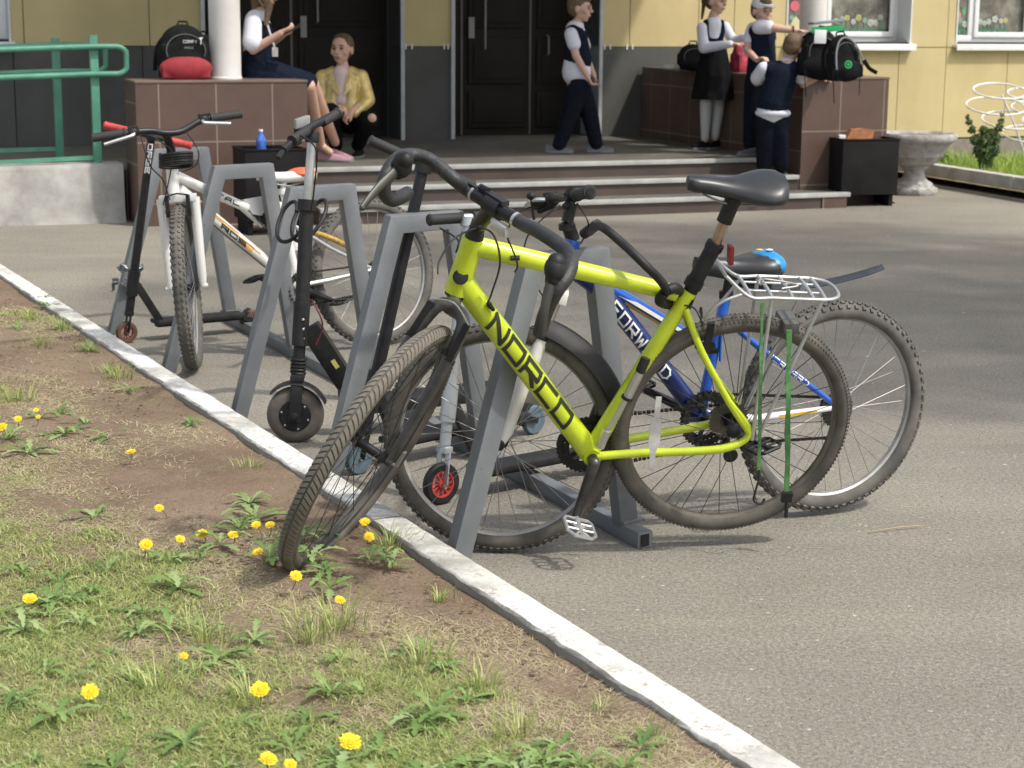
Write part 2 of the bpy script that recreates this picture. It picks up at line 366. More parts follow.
UG=2.95   # grey plinth ends, yellow goes to the ground
cassettes('yellow_lower_cladding',MATS['yellow_panel'],[(UG,UR,.30,ZB-.008)],ucuts=[3.6,4.25,4.97,5.55,6.33,7.1,8.0,9,10,11,12,13])
mb=MB(); mb.bbox(W1[0],W1[1],VW,VW+.03,ZB,SILL-.02); mb.build('sill_panel',M_yel,bld,smooth=False)
cassettes('grey_cladding',M_gry,[(UL,DL[0],.05,ZB-.006),(DL[1],DR[0],.375,ZB-.006),(DR[1],UG-.01,.375,ZB-.006)],ucuts=[-7,-5.2,-4.02,-2.9])
mb=MB(); mb.bbox(UG,UR,VW-.02,VW+.03,-.05,.28); mb.build('plinth',M_kerb2,bld,smooth=False)
# little white clips under the yellow edge
mb=MB()
for u in (-.44,-.38,-.06,.0-.02,1.60,1.66,1.84,1.90): mb.bbox(u,u+.012,VW-.008,VW-.001,ZB-.03,ZB+.02)
mb.build('clips',M_white,bld,smooth=False)
# doorways
def doorway(u0,u1,leaves,handles,back):
    dr=MB(); dr.bbox(u0,u1,back,back+.05,.375,2.75)
    d=dr.build('door',M_door,bld,smooth=False)
    pm=MB(); cuts=[u0]+leaves+[u1]
    for a,b in zip(cuts,cuts[1:]):
        for z0,z1 in ((.45,.80),(.88,1.32),(1.42,2.55)):
            if b-a<.2: continue
            pm.bbox(a+.07,b-.07,back-.022,back-.002,z0,z1); pm.bbox(a+.12,b-.12,back-.034,back-.024,z0+.05,z1-.05)
    pm.build('door_panel',M_door,d,smooth=True,bevel=.006)
    gm=MB()
    for c in leaves: gm.bbox(c-.012,c+.012,back-.012,back-.003,.38,2.75)
    gm.build('door_edge',mat('door_gap',(.09,.085,.075),.5),d,smooth=False)
    hm=MB()
    for (u,z0,z1) in handles:
        h2=MB(); h2.tube([B(u,back-.036,z0),B(u,back-.08,z0+.02),B(u,back-.08,z1-.02),B(u,back-.036,z1)],.012,8); h2.build('handle',mat('dull_steel',(.22,.22,.21),.5,.5),d)
    hm.bbox(handles[0][0]-.16,handles[0][0]-.10,back-.05,back-.036,1.32,1.52)
    hm.build('lock_plate',MATS['dull_steel'],d)
    for a,s in ((u0,-1),(u1,1)):
        jm=MB(); jm.bbox(a-.0 if s>0 else a-.02,a+.02 if s>0 else a,VW+.001,back,.375,2.75); jm.build('jamb',M_jamb,bld,smooth=False)
        tm=MB(); tm.bbox(a-.018,a+.018,VW-.03,VW-.001,.375,2.78); tm.build('door_trim',M_trim,bld,smooth=False,bevel=.003)
    tm=MB(); tm.bbox(u0-.018,u1+.018,VW-.03,VW-.001,2.782,2.82); tm.build('door_trim',M_trim,bld,smooth=False)
doorway(DL[0],DL[1],[-1.42],[(-1.18,1.45,1.9)],VW+.46)
doorway(DR[0],DR[1],[.26+.02,1.0],[(.50,1.20,1.75),(1.17,1.15,1.35)],VW+.46)
mb=MB(); mb.bbox(-2.9,2.2,VW+.512,VW+.56,0,TOP); mb.build('inner_wall',M_door,bld,smooth=False)
# windows
def glassmat():
    m,nt,b,o=basemat('window_glass')
    c=ramp(nt,noise(nt,o,3.2,6,.7),[(.38,(.07,.075,.065)),(.5,(.15,.145,.12)),(.62,(.26,.25,.21))]); nt.links.new(c,b.inputs['Base Color'])  # mottled base colour paints curtain tones and brownish reflections into the glass
    b.inputs['Roughness'].default_value=.06; b.inputs['Specular IOR Level'].default_value=.6; return m
M_glass=glassmat()
def window(u0,u1,mull,sashes,deco):
    vf=VW+.24
    fm=MB(); 
    for a,b in ((u0,u0+.07),(u1-.07,u1)): fm.bbox(a,b,vf,vf+.06,SILL,WT)
    for a,b in ((SILL,SILL+.07),(WT-.07,WT)): fm.bbox(u0+.07,u1-.07,vf,vf+.06,a,b)
    for c in mull: fm.bbox(c-.04,c+.04,vf,vf+.06,SILL+.07,WT-.07)
    w=fm.build('window',M_white,bld,smooth=True,bevel=.006)
    for a,b in sashes:
        sm_=MB()
        for x,y in ((a,a+.05),(b-.05,b)): sm_.bbox(x,y,vf-.022,vf-.003,SILL+.05,WT-.05)
        for x,y in ((SILL+.05,SILL+.105),(WT-.1,WT-.05)): sm_.bbox(a+.05,b-.05,vf-.022,vf-.003,x,y)
        sm_.build('sash',M_white,w,bevel=.004)
    gm=MB(); gm.bbox(u0+.07,u1-.07,vf+.03,vf+.04,SILL+.07,WT-.07); gm.build('pane',M_glass,w,smooth=False)
    sm_=MB(); sm_.bbox(u0-.03,u1+.03,VW-.07,vf-.03,SILL-.055,SILL-.02); sm_.bbox(u0-.03,u1+.03,VW-.078,VW-.07,SILL-.085,SILL-.02); sm_.build('sill',M_white,w,bevel=.003)
    rm=MB()
    rm.bbox(u0-.004,u0+.012,VW-.01,vf-.001,SILL-.018,WT); rm.bbox(u1-.012,u1+.004,VW-.01,vf-.001,SILL-.018,WT); rm.bbox(u0,u1,VW-.01,vf-.001,WT-.01,WT+.004)
    rm.build('reveal',mat('reveal_white',(.62,.64,.65),.5,var=.03),w,smooth=False)
    rr=random.Random(int(u0*10)); k=0
    for (a,b) in deco:   # cut paper flowers stuck along the bottom of the glass
        x=a
        dm={}
        while x<b:
            col=rr.choice(['pale_blue_paper','white_paper','mint_paper','yellow_paper','white_paper']); h=rr.uniform(.09,.17)
            q=dm.setdefault(col,MB()); r_=rr.uniform(.022,.034)
            c=B(x,vf+.026,SILL+.08+h)
            for t in range(5):
                an=t*1.257+x; q.lathe(c+BU*(math.cos(an)*r_*.7)+ZZ*(math.sin(an)*r_*.7),[(r_*.55,0),(r_*.5,.002)],(BU,ZZ,-BV),8)
            g=dm.setdefault('green_paper',MB()); g.bbox(x-.006,x+.006,vf+.024,vf+.026,SILL+.07,SILL+.07+h)
            for sgn in(-1,1): g.prism([B(x,vf+.0245,SILL+.08),B(x+sgn*.035,vf+.0245,SILL+.13),B(x+sgn*.03,vf+.0245,SILL+.15),B(x,vf+.0245,SILL+.11)],-BV*.001)
            x+=rr.uniform(.055,.085)
        cols={'pale_blue_paper':(.20,.33,.36),'white_paper':(.42,.45,.40),'mint_paper':(.22,.36,.30),'yellow_paper':(.45,.40,.15),'green_paper':(.09,.22,.13)}
        for kx,q in dm.items(): q.build('paper_flowers',mat(kx,cols[kx],.8,var=.1),w)
    return w,vf
w0,_=window(W0[0],W0[1],[],[],[]); w1,vf=window(W1[0],W1[1],[4.20],[(4.22,5.03)],[(3.75,3.85),(4.0,4.15),(4.28,4.95)])
w2,_=window(W2[0],W2[1],[6.02,6.75],[(6.04,6.73)],[(5.76,5.96),(6.14,6.5),(6.85,7.2)])
def paper(w,shape,u,z,s,col,name):
    q=MB(); q.prism([B(u+a*s,vf+.026,z+b*s) for a,b in shape],-BV*.002); q.build(name,mat(name+'_mat',col,.8,var=.05),w,smooth=False)
circ=[(math.cos(t*math.pi/6),math.sin(t*math.pi/6)) for t in range(12)]
paper(w1,circ,3.86,1.66,.055,(.55,.12,.15),'paper_blossom')
paper(w1,[(-1,-1),(1,-1),(1.2,.2),(.2,1.2),(-.6,.1)],3.86,1.47,.075,(.55,.5,.28),'paper_cat')
paper(w1,[(-1,-.6),(1,-.4),(.4,.1),(1.1,.6),(.1,.5),(-.8,.2)],3.74,1.42,.09,(.55,.42,.05),'paper_ribbon')
paper(w2,[(-.6,-1),(.6,-1),(1,.2),(0,1.2),(-1,.2)],5.84,1.585,.055,(.52,.22,.15),'paper_house')
paper(w2,[(-.2,-1),(.5,-.2),(.2,1),(-.5,.2)],5.93,1.62,.055,(.12,.3,.14),'paper_leaf')
mb=MB(); 
for i in range(40):
    u=4.62+i*.009; mb.bbox(u,u+.0085,vf+.10+.012*math.sin(i*1.1),vf+.104+.012*math.sin(i*1.1),SILL,WT)
mb.build('curtain',M_curt,w1,smooth=False)
# ---------------------------------------------------------------- porch
M_step=mat('step_edge',(.40,.40,.375),.5,var=.15,scale=5,bump=.1); M_tread=plaster('landing_stone',(.085,.08,.07),(.16,.15,.13),2.0)
porch=empty('entrance_steps',B(0,0,0),'low brown tiled steps with worn grey edges before the school doors','steps')
mb=MB()
for k in range(3):
    z=.125*(k+1)-.022; v=.3*k
    mb.bbox(-2.22,(2.03 if k==0 else 1.99),v,v+.3 if k<2 else 3.498,.0 if k==0 else .1,z)
ob=mb.build('riser',mat('brown_riser',(.060,.042,.034),.65,var=.2,scale=3,col2=(.085,.062,.050)),porch,smooth=False)
for k in range(3):
    z=.125*(k+1); v=.3*k; mb=MB(); u1=2.30 if k==0 else 1.985
    mb.bbox(-2.215,u1,v-.02,v+.045,z-.034,z+.002); mb.build('nosing',M_step,porch,bevel=.005)
    if k<2: mb=MB(); mb.bbox(-2.215,u1,v+.047,v+.298,z-.02,z); mb.build('tread',M_tread,porch,smooth=False)
mb=MB(); mb.bbox(-2.215,1.985,.647,3.499,.355,.374); mb.bbox(DL[0],DL[1],3.501,3.95,.355,.374);mb.bbox(DR[0],DR[1],3.501,3.95,.355,.374); mb.build('landing',M_tread,porch,smooth=False)
mb=MB(); mb.bbox(2.04,2.27,-.01,.26,0,.088); ob=mb.build('step_block',M_tile,porch,smooth=False); uvbox(ob.data,None,BU,BV)
def parapet(u0,u1,v0,v1,label):
    r=empty('tiled_parapet',B((u0+u1)/2,v0,0),label,'parapet')
    mb=MB(); mb.bbox(u0,u1,v0,v1,-.02,1.035); o=mb.build('tile_facing',M_tile,r,smooth=False); uvbox(o.data,None,BU,BV)
    mb=MB(); mb.bbox(u0-.006,u1+.006,v0-.006,v1,1.037,1.055); mb.build('coping',mat('coping_tile',(.17,.12,.095),.35,var=.15,scale=3),r,bevel=.003)
parapet(-3.49,-2.22,.3,.80,'brown tiled parapet left of the steps, white column and red bag on it')
parapet(2.0,2.82,.3,3.46,'brown tiled parapet right of the steps with schoolbags on it')
# canopy and columns
can=empty('porch_canopy',B(-.3,1.6,3.4),'white flat canopy over the school entrance, above the frame','canopy')
mb=MB(); mb.bbox(-3.7,2.80,-.3,3.49,3.4,3.75); mb.build('slab',M_col,can,smooth=False)
def column(u,v,r_,lab):
    c=empty('porch_column',B(u,v,1.055),lab,'column'); c['group']='round white porch columns'
    mb=MB(); mb.lathe(B(u,v,1.056),[(r_,0),(r_,2.30),(r_*1.2,2.34)],n=40); mb.build('shaft',M_col,c)
    mb=MB(); mb.lathe(B(u,v,1.056),[(r_+.006,0),(r_+.006,.012),(r_+.001,.016)],n=40); mb.build('base_ring',M_col,c)
uq=(Q(232,78,13.4)-BO).dot(BU)
column((Q(231.5,80,13.5)-BO).dot(BU),.62,.117,'round white column on the left parapet beside the red backpack')
column(2.675,1.35,.118,'round white column on the right parapet behind the schoolbags')
# ramp base wall + green railing
mb=MB(); K=26; rings=[]
for i in range(K+1):
    u=-9+i*(5.46)/K; zt=.405+.002*math.sin(i*2.3)+(0.03*max(0,(i-13)/13)); j=.006*math.sin(i*1.7)
    rings.append([B(u,.60+j,-.02),B(u,.64+j,.12),B(u,.655+j,zt-.03),B(u,.68,zt),B(u,.95,zt),B(u,.95,-.02)])
mb.loft(rings); ramp_=mb.build('ramp_wall',M_rampc,None,loc=B(-5,.3,0),label='rough whitewashed concrete base wall under the green ramp railing',cat='wall',ang=60)
mb=MB(); mb.bbox(-9,-3.50,.953,3.46,-.02,.372); mb.bbox(-3.50,-2.225,.805,3.46,-.02,.372); mb.build('ramp_floor',M_tread,kind='structure',smooth=False)
M_gr=mat('green_paint',(.085,.27,.185),.45,var=.14,scale=7)
rail=empty('ramp_railing',B(-3.9,.4,.42),'green painted tubular railing with double rails on the ramp at left','railing')
def gpost(px0,py0,px1,py1,v):
    u0,_z=None,None
    P=PL(px1,py1,B(0,v),BV); u=(P-BO).dot(BU); T=PL(px0,py0,B(0,v),BV)
    q=MB(); q.bbox(u-.03,u+.03,v-.025,v+.025,.36,T.z); q.build('post',M_gr,rail,bevel=.004); return u,T.z
u1,z1=gpost(92,35,98,168,.80); u2,z2=gpost(50,38,60,155,1.5)
def railz(py,v,px=92): return PL(px,py,B(0,v),BV).z
q=MB(); zt=railz(46.5,.75); zb=railz(74,.75); s=-.045
def slope(u,z): return z+(u1-u)*(-.035)
pl=[B(-9,.75,slope(-9,zt)-.05),B(u1-.9,.75,slope(u1-.9,zt)),B(u1,.75,zt),B(u1+.16,.75,zt+.004)]
arc=[B(u1+.16+.09*math.sin(t),.75,(zt+zb)/2+(zt-zb)/2*math.cos(t)) for t in [math.pi*i/10 for i in range(11)]]
arc=[B(u1+.16+.07*min(1,math.sin(t)*1.25),.75,(zt+zb)/2+(zt-zb)/2*math.cos(t)) for t in [math.pi*i/14 for i in range(15)]]
q.tube([pl[0],pl[1],pl[2]]+arc+[B(u1,.75,zb),B(u1-.9,.75,slope(u1-.9,zb)),B(-9,.75,slope(-9,zb)-.05)],.021,12); q.build('handrail',M_gr,rail)
q=MB(); v=1.44; 
q.tube([B(-9,v,slope(-9,zt)-.0),B(u2+.02,v,zt-.0),B(u2+.3,v,zt)]+[B(u2+.3+.07*min(1,math.sin(t)*1.25),v,(zt+zb)/2+(zt-zb)/2*math.cos(t)) for t in [math.pi*i/14 for i in range(15)]]+[B(u2,v,zb),B(-9,v,slope(-9,zb))],.021,12); q.build('handrail',M_gr,rail)
q=MB(); zl=railz(159,.80,92); q.bar(B(-9,.80,zl-.15),B(u1-.03,.80,zl+.01),.03,.03); q.bar(B(-9,1.5,zl-.04),B(u2-.03,1.5,zl+.03),.03,.03); q.build('bottom_rail',M_gr,rail)
# far kerb and flower-bed lawn at right
k0=G(930,177,.1)+V3((-.5,1.9,0)); k1=G(1024,190,.1); d_=(k1-k0).normalized(); k1=k1+d_*4; nn=V3((d_.y,-d_.x,0)); 
if nn.x<0: nn=-nn
mb=MB(); LL=(k1-k0).length; n=int(LL/1.)
for i in range(n):
    p=k0+d_*(i*LL/n+.004); q_=k0+d_*((i+1)*LL/n-.004); mb.box((p+q_)/2+ZZ*.045+nn*.06,(.12,(q_-p).length,.11),(nn,d_,ZZ))
mb.build('flower_bed_kerb',mat('pale_kerb',(.40,.39,.36),.9,var=.2,scale=4,bump=.4),kind='structure',bevel=.008)
mb=MB(); pts=[k0+nn*.12,k1+nn*.12,k1+nn*9,k0+nn*9]; mb.add([V3((p.x,p.y,.06)) for p in pts],[(0,1,2,3)]); mb.build('flower_bed_ground',M_soil,kind='structure',smooth=False)
BEDK=(k0,d_,nn,LL)
# ================================================================ BICYCLE RACK
M_rack,_nt,_b,_o=basemat('grey_rack_paint')
_c=ramp(_nt,noise(_nt,_o,5,6,.65),[(.3,(.118,.128,.135)),(.7,(.165,.177,.184))]); _c=mixc(_nt,ramp(_nt,noise(_nt,_o,34,6,.75),[(.63,(0,0,0)),(.68,(1,1,1))]),_c,(.10,.085,.07)); _c=mixc(_nt,ramp(_nt,noise(_nt,_o,3.1,6,.7),[(.55,(0,0,0)),(.8,(.5,.5,.5))]),_c,(.24,.22,.19))
_nt.links.new(_c,_b.inputs['Base Color']); _b.inputs['Roughness'].default_value=.5; bumpn(_nt,_b,noise(_nt,_o,40,4),.12,.004)
RD=V3((.445,-.896,0)).normalized(); RN=V3((.896,.445,0)).normalized()
N1=G(122,333)-RN*.04; N5=G(453,576); RD=(N5-N1).normalized(); RN=(V3((-RD.y,RD.x,0))-RD*.24).normalized(); SP=(N5-N1).length/4
rack=empty('bicycle_rack',(N1+N5)/2+RN*.3,'long grey steel rack of five trapezoid hoops standing beside the whitewashed kerb','bicycle rack')
rack_h=.885; RT=[N1+RD*(SP*i) for i in range(5)]
def hoop(N,w=.060):
    a=N; b=N+RN*.27+ZZ*(rack_h-w/2); c=N+RN*.51+ZZ*(rack_h-w/2); d=N+RN*.65
    q=MB(); h=w/2; e1=(b-a).normalized(); 
    # one mitred square tube: outline polygon pairs in the hoop plane
    def off(p0,p1,p2):
        d1=(p1-p0).normalized(); d2=(p2-p1).normalized(); n1=RD.cross(d1); n2=RD.cross(d2); m_=(n1+n2).normalized(); return m_*(h/m_.dot(n1))
    ob=off(a,b,c); oc=off(b,c,d); oa=RD.cross((b-a).normalized())*h; od=RD.cross((d-c).normalized())*h
    rings=[]
    for p,o in ((a,oa),(b,ob),(c,oc),(d,od)): rings.append([p+o+RD*h,p-o+RD*h,p-o-RD*h,p+o-RD*h])
    for r_ in (rings[0],rings[3]):
        for v in r_: v.z=0.002
    q.loft(rings); return q
for N in RT: hoop(N).build('hoop',M_rack,rack,bevel=.004)
for N in RT:
    q=MB(); q.box(N+RN*.655+ZZ*.056,(.085,.08,.010),(RN,RD,ZZ)); q.build('weld_plate',M_rack,rack,bevel=.003)
q=MB(); A=RT[0]+RN*.63-RD*.05; Z_=RT[4]+RN*.64+RD*.13
q.bar(A+ZZ*.026,Z_+ZZ*.026,.05,.05,ZZ); q.build('base_rail',M_rack,rack,bevel=.004)
q=MB(); q.box(Z_+ZZ*.026+RD*.0015,(.036,.003,.036),(RN,RD,ZZ)); q.build('rail_end_shade',mat('dark_hollow',(.01,.01,.01),.9),rack,smooth=False)  # near-black plate paints the shade inside the hollow rail end
# ================================================================ WHEELS
M_black=mat('black_metal',(.014,.014,.015),.42,var=.3,scale=20,spec=.35); M_rub=mat('tyre_rubber',(.035,.034,.030),.8,var=.25,scale=8,col2=(.085,.078,.064),bump=.3,bscale=200)
M_tread_d=mat('dusty_tread',(.13,.115,.092),.9,var=.2,scale=14,col2=(.19,.17,.14)); M_rubd=mat('dusty_rubber',(.06,.055,.047),.85,var=.3,scale=10,col2=(.12,.108,.088))
M_spoke=mat('spoke_steel',(.30,.295,.28),.5,.6); M_spoke_d=mat('spoke_black',(.05,.05,.05),.4,.5); M_alu=mat('brushed_alloy',(.55,.55,.53),.35,.85,var=.12,scale=14)
M_rimb=mat('black_rim',(.035,.034,.032),.4,.2,col2=(.07,.065,.055)); M_rims=mat('alloy_rim',(.30,.29,.27),.5,.5,col2=(.40,.39,.36)); M_rubber_grip=mat('grip_rubber',(.02,.02,.02),.7)
M_tape=mat('black_bar_tape',(.025,.026,.027),.55,var=.3,scale=30,bump=.25,bscale=90); M_chrome=mat('chrome',(.6,.6,.6),.15,1.)
def wheel(parent,C,n,R_,tr=.024,kn=1.,rim=None,spoke=None,tread='knob',ns=32,e1=None,name='wheel',disc=False,tyremat=None,treadmat=None,phase=0,rimw=.013,rimh=.020,hubw=.05):
    C=V3(C); n=n.normalized(); e1=(e1-n*e1.dot(n)).normalized() if e1 else frame_of(n)[0]; e2=n.cross(e1)
    at=lambda r,t,z=0: C+(e1*math.cos(t)+e2*math.sin(t))*r+n*z
    q=MB(); q.tube([C-n*hubw,C-n*hubw*.98,C-n*(hubw*.7),C-n*(hubw*.66),C+n*(hubw*.66),C+n*(hubw*.7),C+n*hubw*.98,C+n*hubw],[.008,.011,.024,.013,.013,.024,.011,.008],14)
    w=q.build(name,M_black,parent)
    rc=R_-tr; N=72
    # tyre
    q=MB(); o=len(q.v); K=14
    prof=[(math.pi*(-.80+1.6*k/(K-1))) for k in range(K)]
    for i in range(N):
        t=2*math.pi*i/N
        for a in prof: q.v.append(at(rc+math.cos(a)*tr*(1.0),t,math.sin(a)*tr))
    for i in range(N):
        i2=(i+1)%N
        for k in range(K-1): q.f.append((i*K+k,i2*K+k,i2*K+k+1,i*K+k+1))
        q.f.append((i*K+K-1,i2*K+K-1,i2*K,i*K))
    ty=q.build('tyre',tyremat or M_rub,w,ang=60)
    if tread=='knob':
        q=MB(); M=int(2*math.pi*R_/(.030*kn))
        for i in range(M):
            for a,dt in ((-.95,0),(-.38,.5),(.38,.5),(.95,0)):
                t=2*math.pi*(i+dt)/M; rr=tr+.0015; ra=(e1*math.cos(t)+e2*math.sin(t)); ta=n.cross(ra)
                c=C+ra*(rc+math.cos(a)*rr)+n*(math.sin(a)*rr); od=(ra*math.cos(a)+n*math.sin(a)).normalized(); sd=(od.cross(ta)).normalized()
                q.box(c,(.013*kn,(.011 if abs(a)>.5 else .010)*kn,.0065*kn),(ta,sd,od))
        q.build('tread',treadmat or tyremat or M_rub,ty,smooth=False)
    elif tread=='chevron':
        q=MB(); M=int(2*math.pi*R_/.018)
        for i in range(M):
            for sg in (-1,1):
                k=5; pts=[]
                for j in range(k):
                    a=sg*(.10+.95*j/(k-1)); t=2*math.pi*(i+.5*(sg>0)+1.1*(j/(k-1))**1.3)/M
                    ra=(e1*math.cos(t)+e2*math.sin(t)); pts.append((C+ra*(rc+math.cos(a)*(tr+.0008))+n*(math.sin(a)*(tr+.0008)),(ra*math.cos(a)+n*math.sin(a)).normalized(),n.cross(ra)))
                rings=[]
                for p,od,ta in pts: rings.append([p+ta*.0066-od*.001,p+ta*.0058+od*.0014,p-ta*.0058+od*.0014,p-ta*.0066-od*.001])
                q.loft(rings)
        q.build('tread',treadmat or M_tread_d,ty,smooth=False)
    # rim
    q=MB(); o=0; rr0=rc-tr*.30; ring=[(rr0,-rimw*.95),(rr0+.004,-rimw),(rr0-rimh*.6,-rimw),(rr0-rimh,-rimw*.5),(rr0-rimh,rimw*.5),(rr0-rimh*.6,rimw),(rr0+.004,rimw)]
    K=len(ring)
    for i in range(N):
        t=2*math.pi*i/N
        for r,z in ring: q.v.append(at(r,t,z))
    for i in range(N):
        i2=(i+1)%N
        for k in range(K): k2=(k+1)%K; q.f.append((i*K+k,i2*K+k,i2*K+k2,i*K+k2))
    q.build('rim',rim or M_rimb,w)
    q=MB()
    for i in range(ns):
        t=2*math.pi*(i+phase)/ns; sd=1 if i%2 else -1; lead=(.42 if (i//2)%2 else -.42)
        q.tube([at(.022,t+lead*2.6,sd*hubw*.68),at(rr0-rimh+.002,t,sd*.003)],.0012,4,cap=False)
    q.build('spokes',spoke or M_spoke,w,ang=80)
    q=MB(); t=1.1; q.tube([at(rr0-rimh,t),at(rr0-rimh-.035,t)],.003,6); q.build('valve',M_spoke,w)
    if disc:
        q=MB(); q.lathe(C+n*hubw*.5,[(.08,0),(.08,.002),(.055,.002),(.055,0)],(e1,e2,n),40); q.build('brake_disc',M_spoke,w)
    return w
def tubes(mb,segs):
    for s in segs:
        p,q_,r0,r1=s[:4]; mb.tube([p,p+(q_-p)*.12,p+(q_-p)*.88,q_],[r0,r0*.98,r1*.98,r1],14,flat=s[4] if len(s)>4 else 1.)
def ringgear(q,C,n,R_,teeth=34,th=.003,hole=.62):
    a,b=frame_of(n); 
    pts=[]
    N=teeth*2
    for s in (-th/2,th/2):
        for i in range(N):
            r=R_+(.004 if i%2 else -.002); t=2*math.pi*i/N; q.v.append(C+(a*math.cos(t)+b*math.sin(t))*r+n*s)
        for i in range(N): t=2*math.pi*i/N; q.v.append(C+(a*math.cos(t)+b*math.sin(t))*R_*hole+n*s)
    o=len(q.v)-4*N
    for i in range(N):
        j=(i+1)%N
        q.f+= [(o+i,o+j,o+2*N+j,o+2*N+i),(o+N+j,o+N+i,o+3*N+i,o+3*N+j),(o+i,o+N+i,o+N+j,o+j),(o+2*N+j,o+3*N+j,o+3*N+i,o+2*N+i)]
def saddle(parent,C,f,up,L_,W_,m,name='saddle',tail=None,h=.045,nosedrop=0.):
    """C = top centre at the rear third, f = forward unit"""
    f=f.normalized(); s=f.cross(up).normalized(); K=18; rings=[]
    for i in range(K+1):
        t=i/K; x=-.42*L_+L_*t
        w=W_*.5*(.34+.66*math.exp(-((t-.17)/.33)**2)) if t>.17 else W_*.5*(.72+.28*math.sin(min(1,(t+.03)/.2)*math.pi/2))
        w*= (1 if t<.97 else .6); 
        if t==0: w*=.75
        z=.005*math.cos(2*math.pi*t)+.006*(1-t)-nosedrop*t*t
        hh=h*(1-.35*t); ring=[]
        for k in range(16):
            a=2*math.pi*k/16; cx=math.cos(a); sz=math.sin(a)
            yy=w*math.copysign(abs(cx)**.7,cx); zz=(.42*hh*sz if sz>0 else hh*1.0*sz)*(1 if sz>0 else (.55+.45*abs(cx)))
            zz-= .010*(abs(cx)**3) if sz>0 else 0
            ring.append(C+f*x+s*yy+up*(z+zz-.42*hh))
        rings.append(ring)
    mb=MB(); mb.loft(rings); o=mb.build(name,m,parent,ang=60)
    rl=MB()
    for sg in(-1,1): rl.tube(spline([C+f*(.42*L_)+s*(.01*sg)-up*.045,C+f*(.2*L_)+s*(.02*sg)-up*.062,C+f*0-up*.066+s*.022*sg,C-f*(.28*L_)+s*(.035*sg)-up*.045],4),.0035,6)
    rl.build('rails',M_spoke,o); return o
def cable(parent,pts,r=.0025,m=None,name='cable'):
    return MB().tube(spline(pts,7),r,6).build(name,m or M_black,parent)
def crank(parent,bb,n,R_,crank_dir,len_=.17,off=.06,pedal=M_spoke,ringn=2,mat_=None,pedsz=(.095,.085)):
    q=MB()
    for k in range(ringn): ringgear(q,bb+n*(off*.62-.008*k),n,R_*(1-.2*k),teeth=int(38-8*k),hole=.78)
    a,b=frame_of(n)
    for i in range(5):
        t=i*1.2566; q.bar(bb+n*off*.62,bb+n*off*.62+(a*math.cos(t)+b*math.sin(t))*R_*.82,.014,.004,n)
    cs=q.build('crankset',M_black,parent,ang=40)
    for sg in (1,-1):
        d=crank_dir*sg; p0=bb+n*(off*sg*1.0); p1=p0+d*len_+n*(.012*sg)
        q=MB(); q.caps(p0,.017,p1,.012,12); q.tube([bb,p0],.016,12); q.build('crank_arm',mat_ or M_black,cs)
        # platform pedal: cage outline with cross bars
        pd=MB(); ax=n*sg; c=p1+ax*(.015+pedsz[0]/2); fw=V3((0,0,1)).cross(n).normalized(); up=n.cross(fw).normalized(); fw=(fw*math.cos(.3)+up*math.sin(.3)).normalized(); up=n.cross(fw)
        w_,h_=pedsz
        P=lambda x,y: c+ax*(x*w_/2)+fw*(y*h_/2)
        loop=[P(-1,-.8),P(-.7,-1),P(.6,-1),P(1,-.6),P(1,.6),P(.6,1),P(-.7,1),P(-1,.8)]
        pd.tube(loop,.0055,6,closed=True); pd.tube([p1,P(.95,0)],.008,8)
        for x in (-.45,.2): pd.tube([P(x,-1),P(x,1)],.004,6)
        pd.tube([P(-.45,-.5),P(.9,.5)],.0035,6); pd.tube([P(-.45,.5),P(.9,-.5)],.0035,6)
        pd.build('pedal',pedal,cs)
    return cs
def chain(parent,bb,r1,hub,r2,n,off):
    d=(hub-bb); d=(d-n*d.dot(n)).normalized(); u=n.cross(d)
    if u.z<0: u=-u
    pts=[bb+u*r1+n*off,hub+u*r2+n*off]; q=MB()
    def lk(a,b):
        L_=(b-a).length; k=int(L_/.0127)
        for i in range(k): c=a+(b-a)*((i+.5)/k); q.box(c,(.0085 if i%2 else .011,.0045 if i%2 else .007,.0085),((b-a).normalized(),n,(b-a).normalized().cross(n)))
    ar=lambda c,r,sg:[c+n*off+(u*math.cos(t)+d*sg*math.sin(t))*r for t in [math.pi*i/12 for i in range(13)]]
    lk(pts[0],pts[1]); lk(bb-u*r1+n*off,hub-u*.085+n*off-d*.0)
    for A_ in (ar(bb,r1,-1),ar(hub,r2,1)+[hub-u*.085+n*off]):
        for x_,y_ in zip(A_,A_[1:]): lk(x_,y_+(y_-x_)*.2); q.build('chain',mat('chain_steel',(.10,.09,.08),.45,.8,var=.3,scale=60),parent,smooth=False)
def cassette(parent,hub,n,side=1,off=.028,rmax=.056):
    q=MB()
    for k in range(7): ringgear(q,hub+n*(side*(off+.0045*k)),n,rmax-.005*k,teeth=28-2*k,th=.002,hole=.45)
    return q.build('cassette',mat('cassette_steel',(.16,.15,.13),.4,.9,var=.2),parent,ang=40)
def derailleur(parent,hub,n,side,down,back):
    q=MB(); a=hub+n*side*.055; j1=a+down*.06+back*-.0; j2=j1+down*.075-back*.03
    q.bar(hub+n*side*.04,j1,.022,.022); q.bar(j1,j2,.022,.006,n)
    for p in (j1,j2): q.lathe(p-n*.005,[(.020,0),(.022,.002),(.022,.008),(.020,.010)],(down,back,n),14)
    return q.build('derailleur',M_black,parent)
def dist(a,b): return (a-b).length
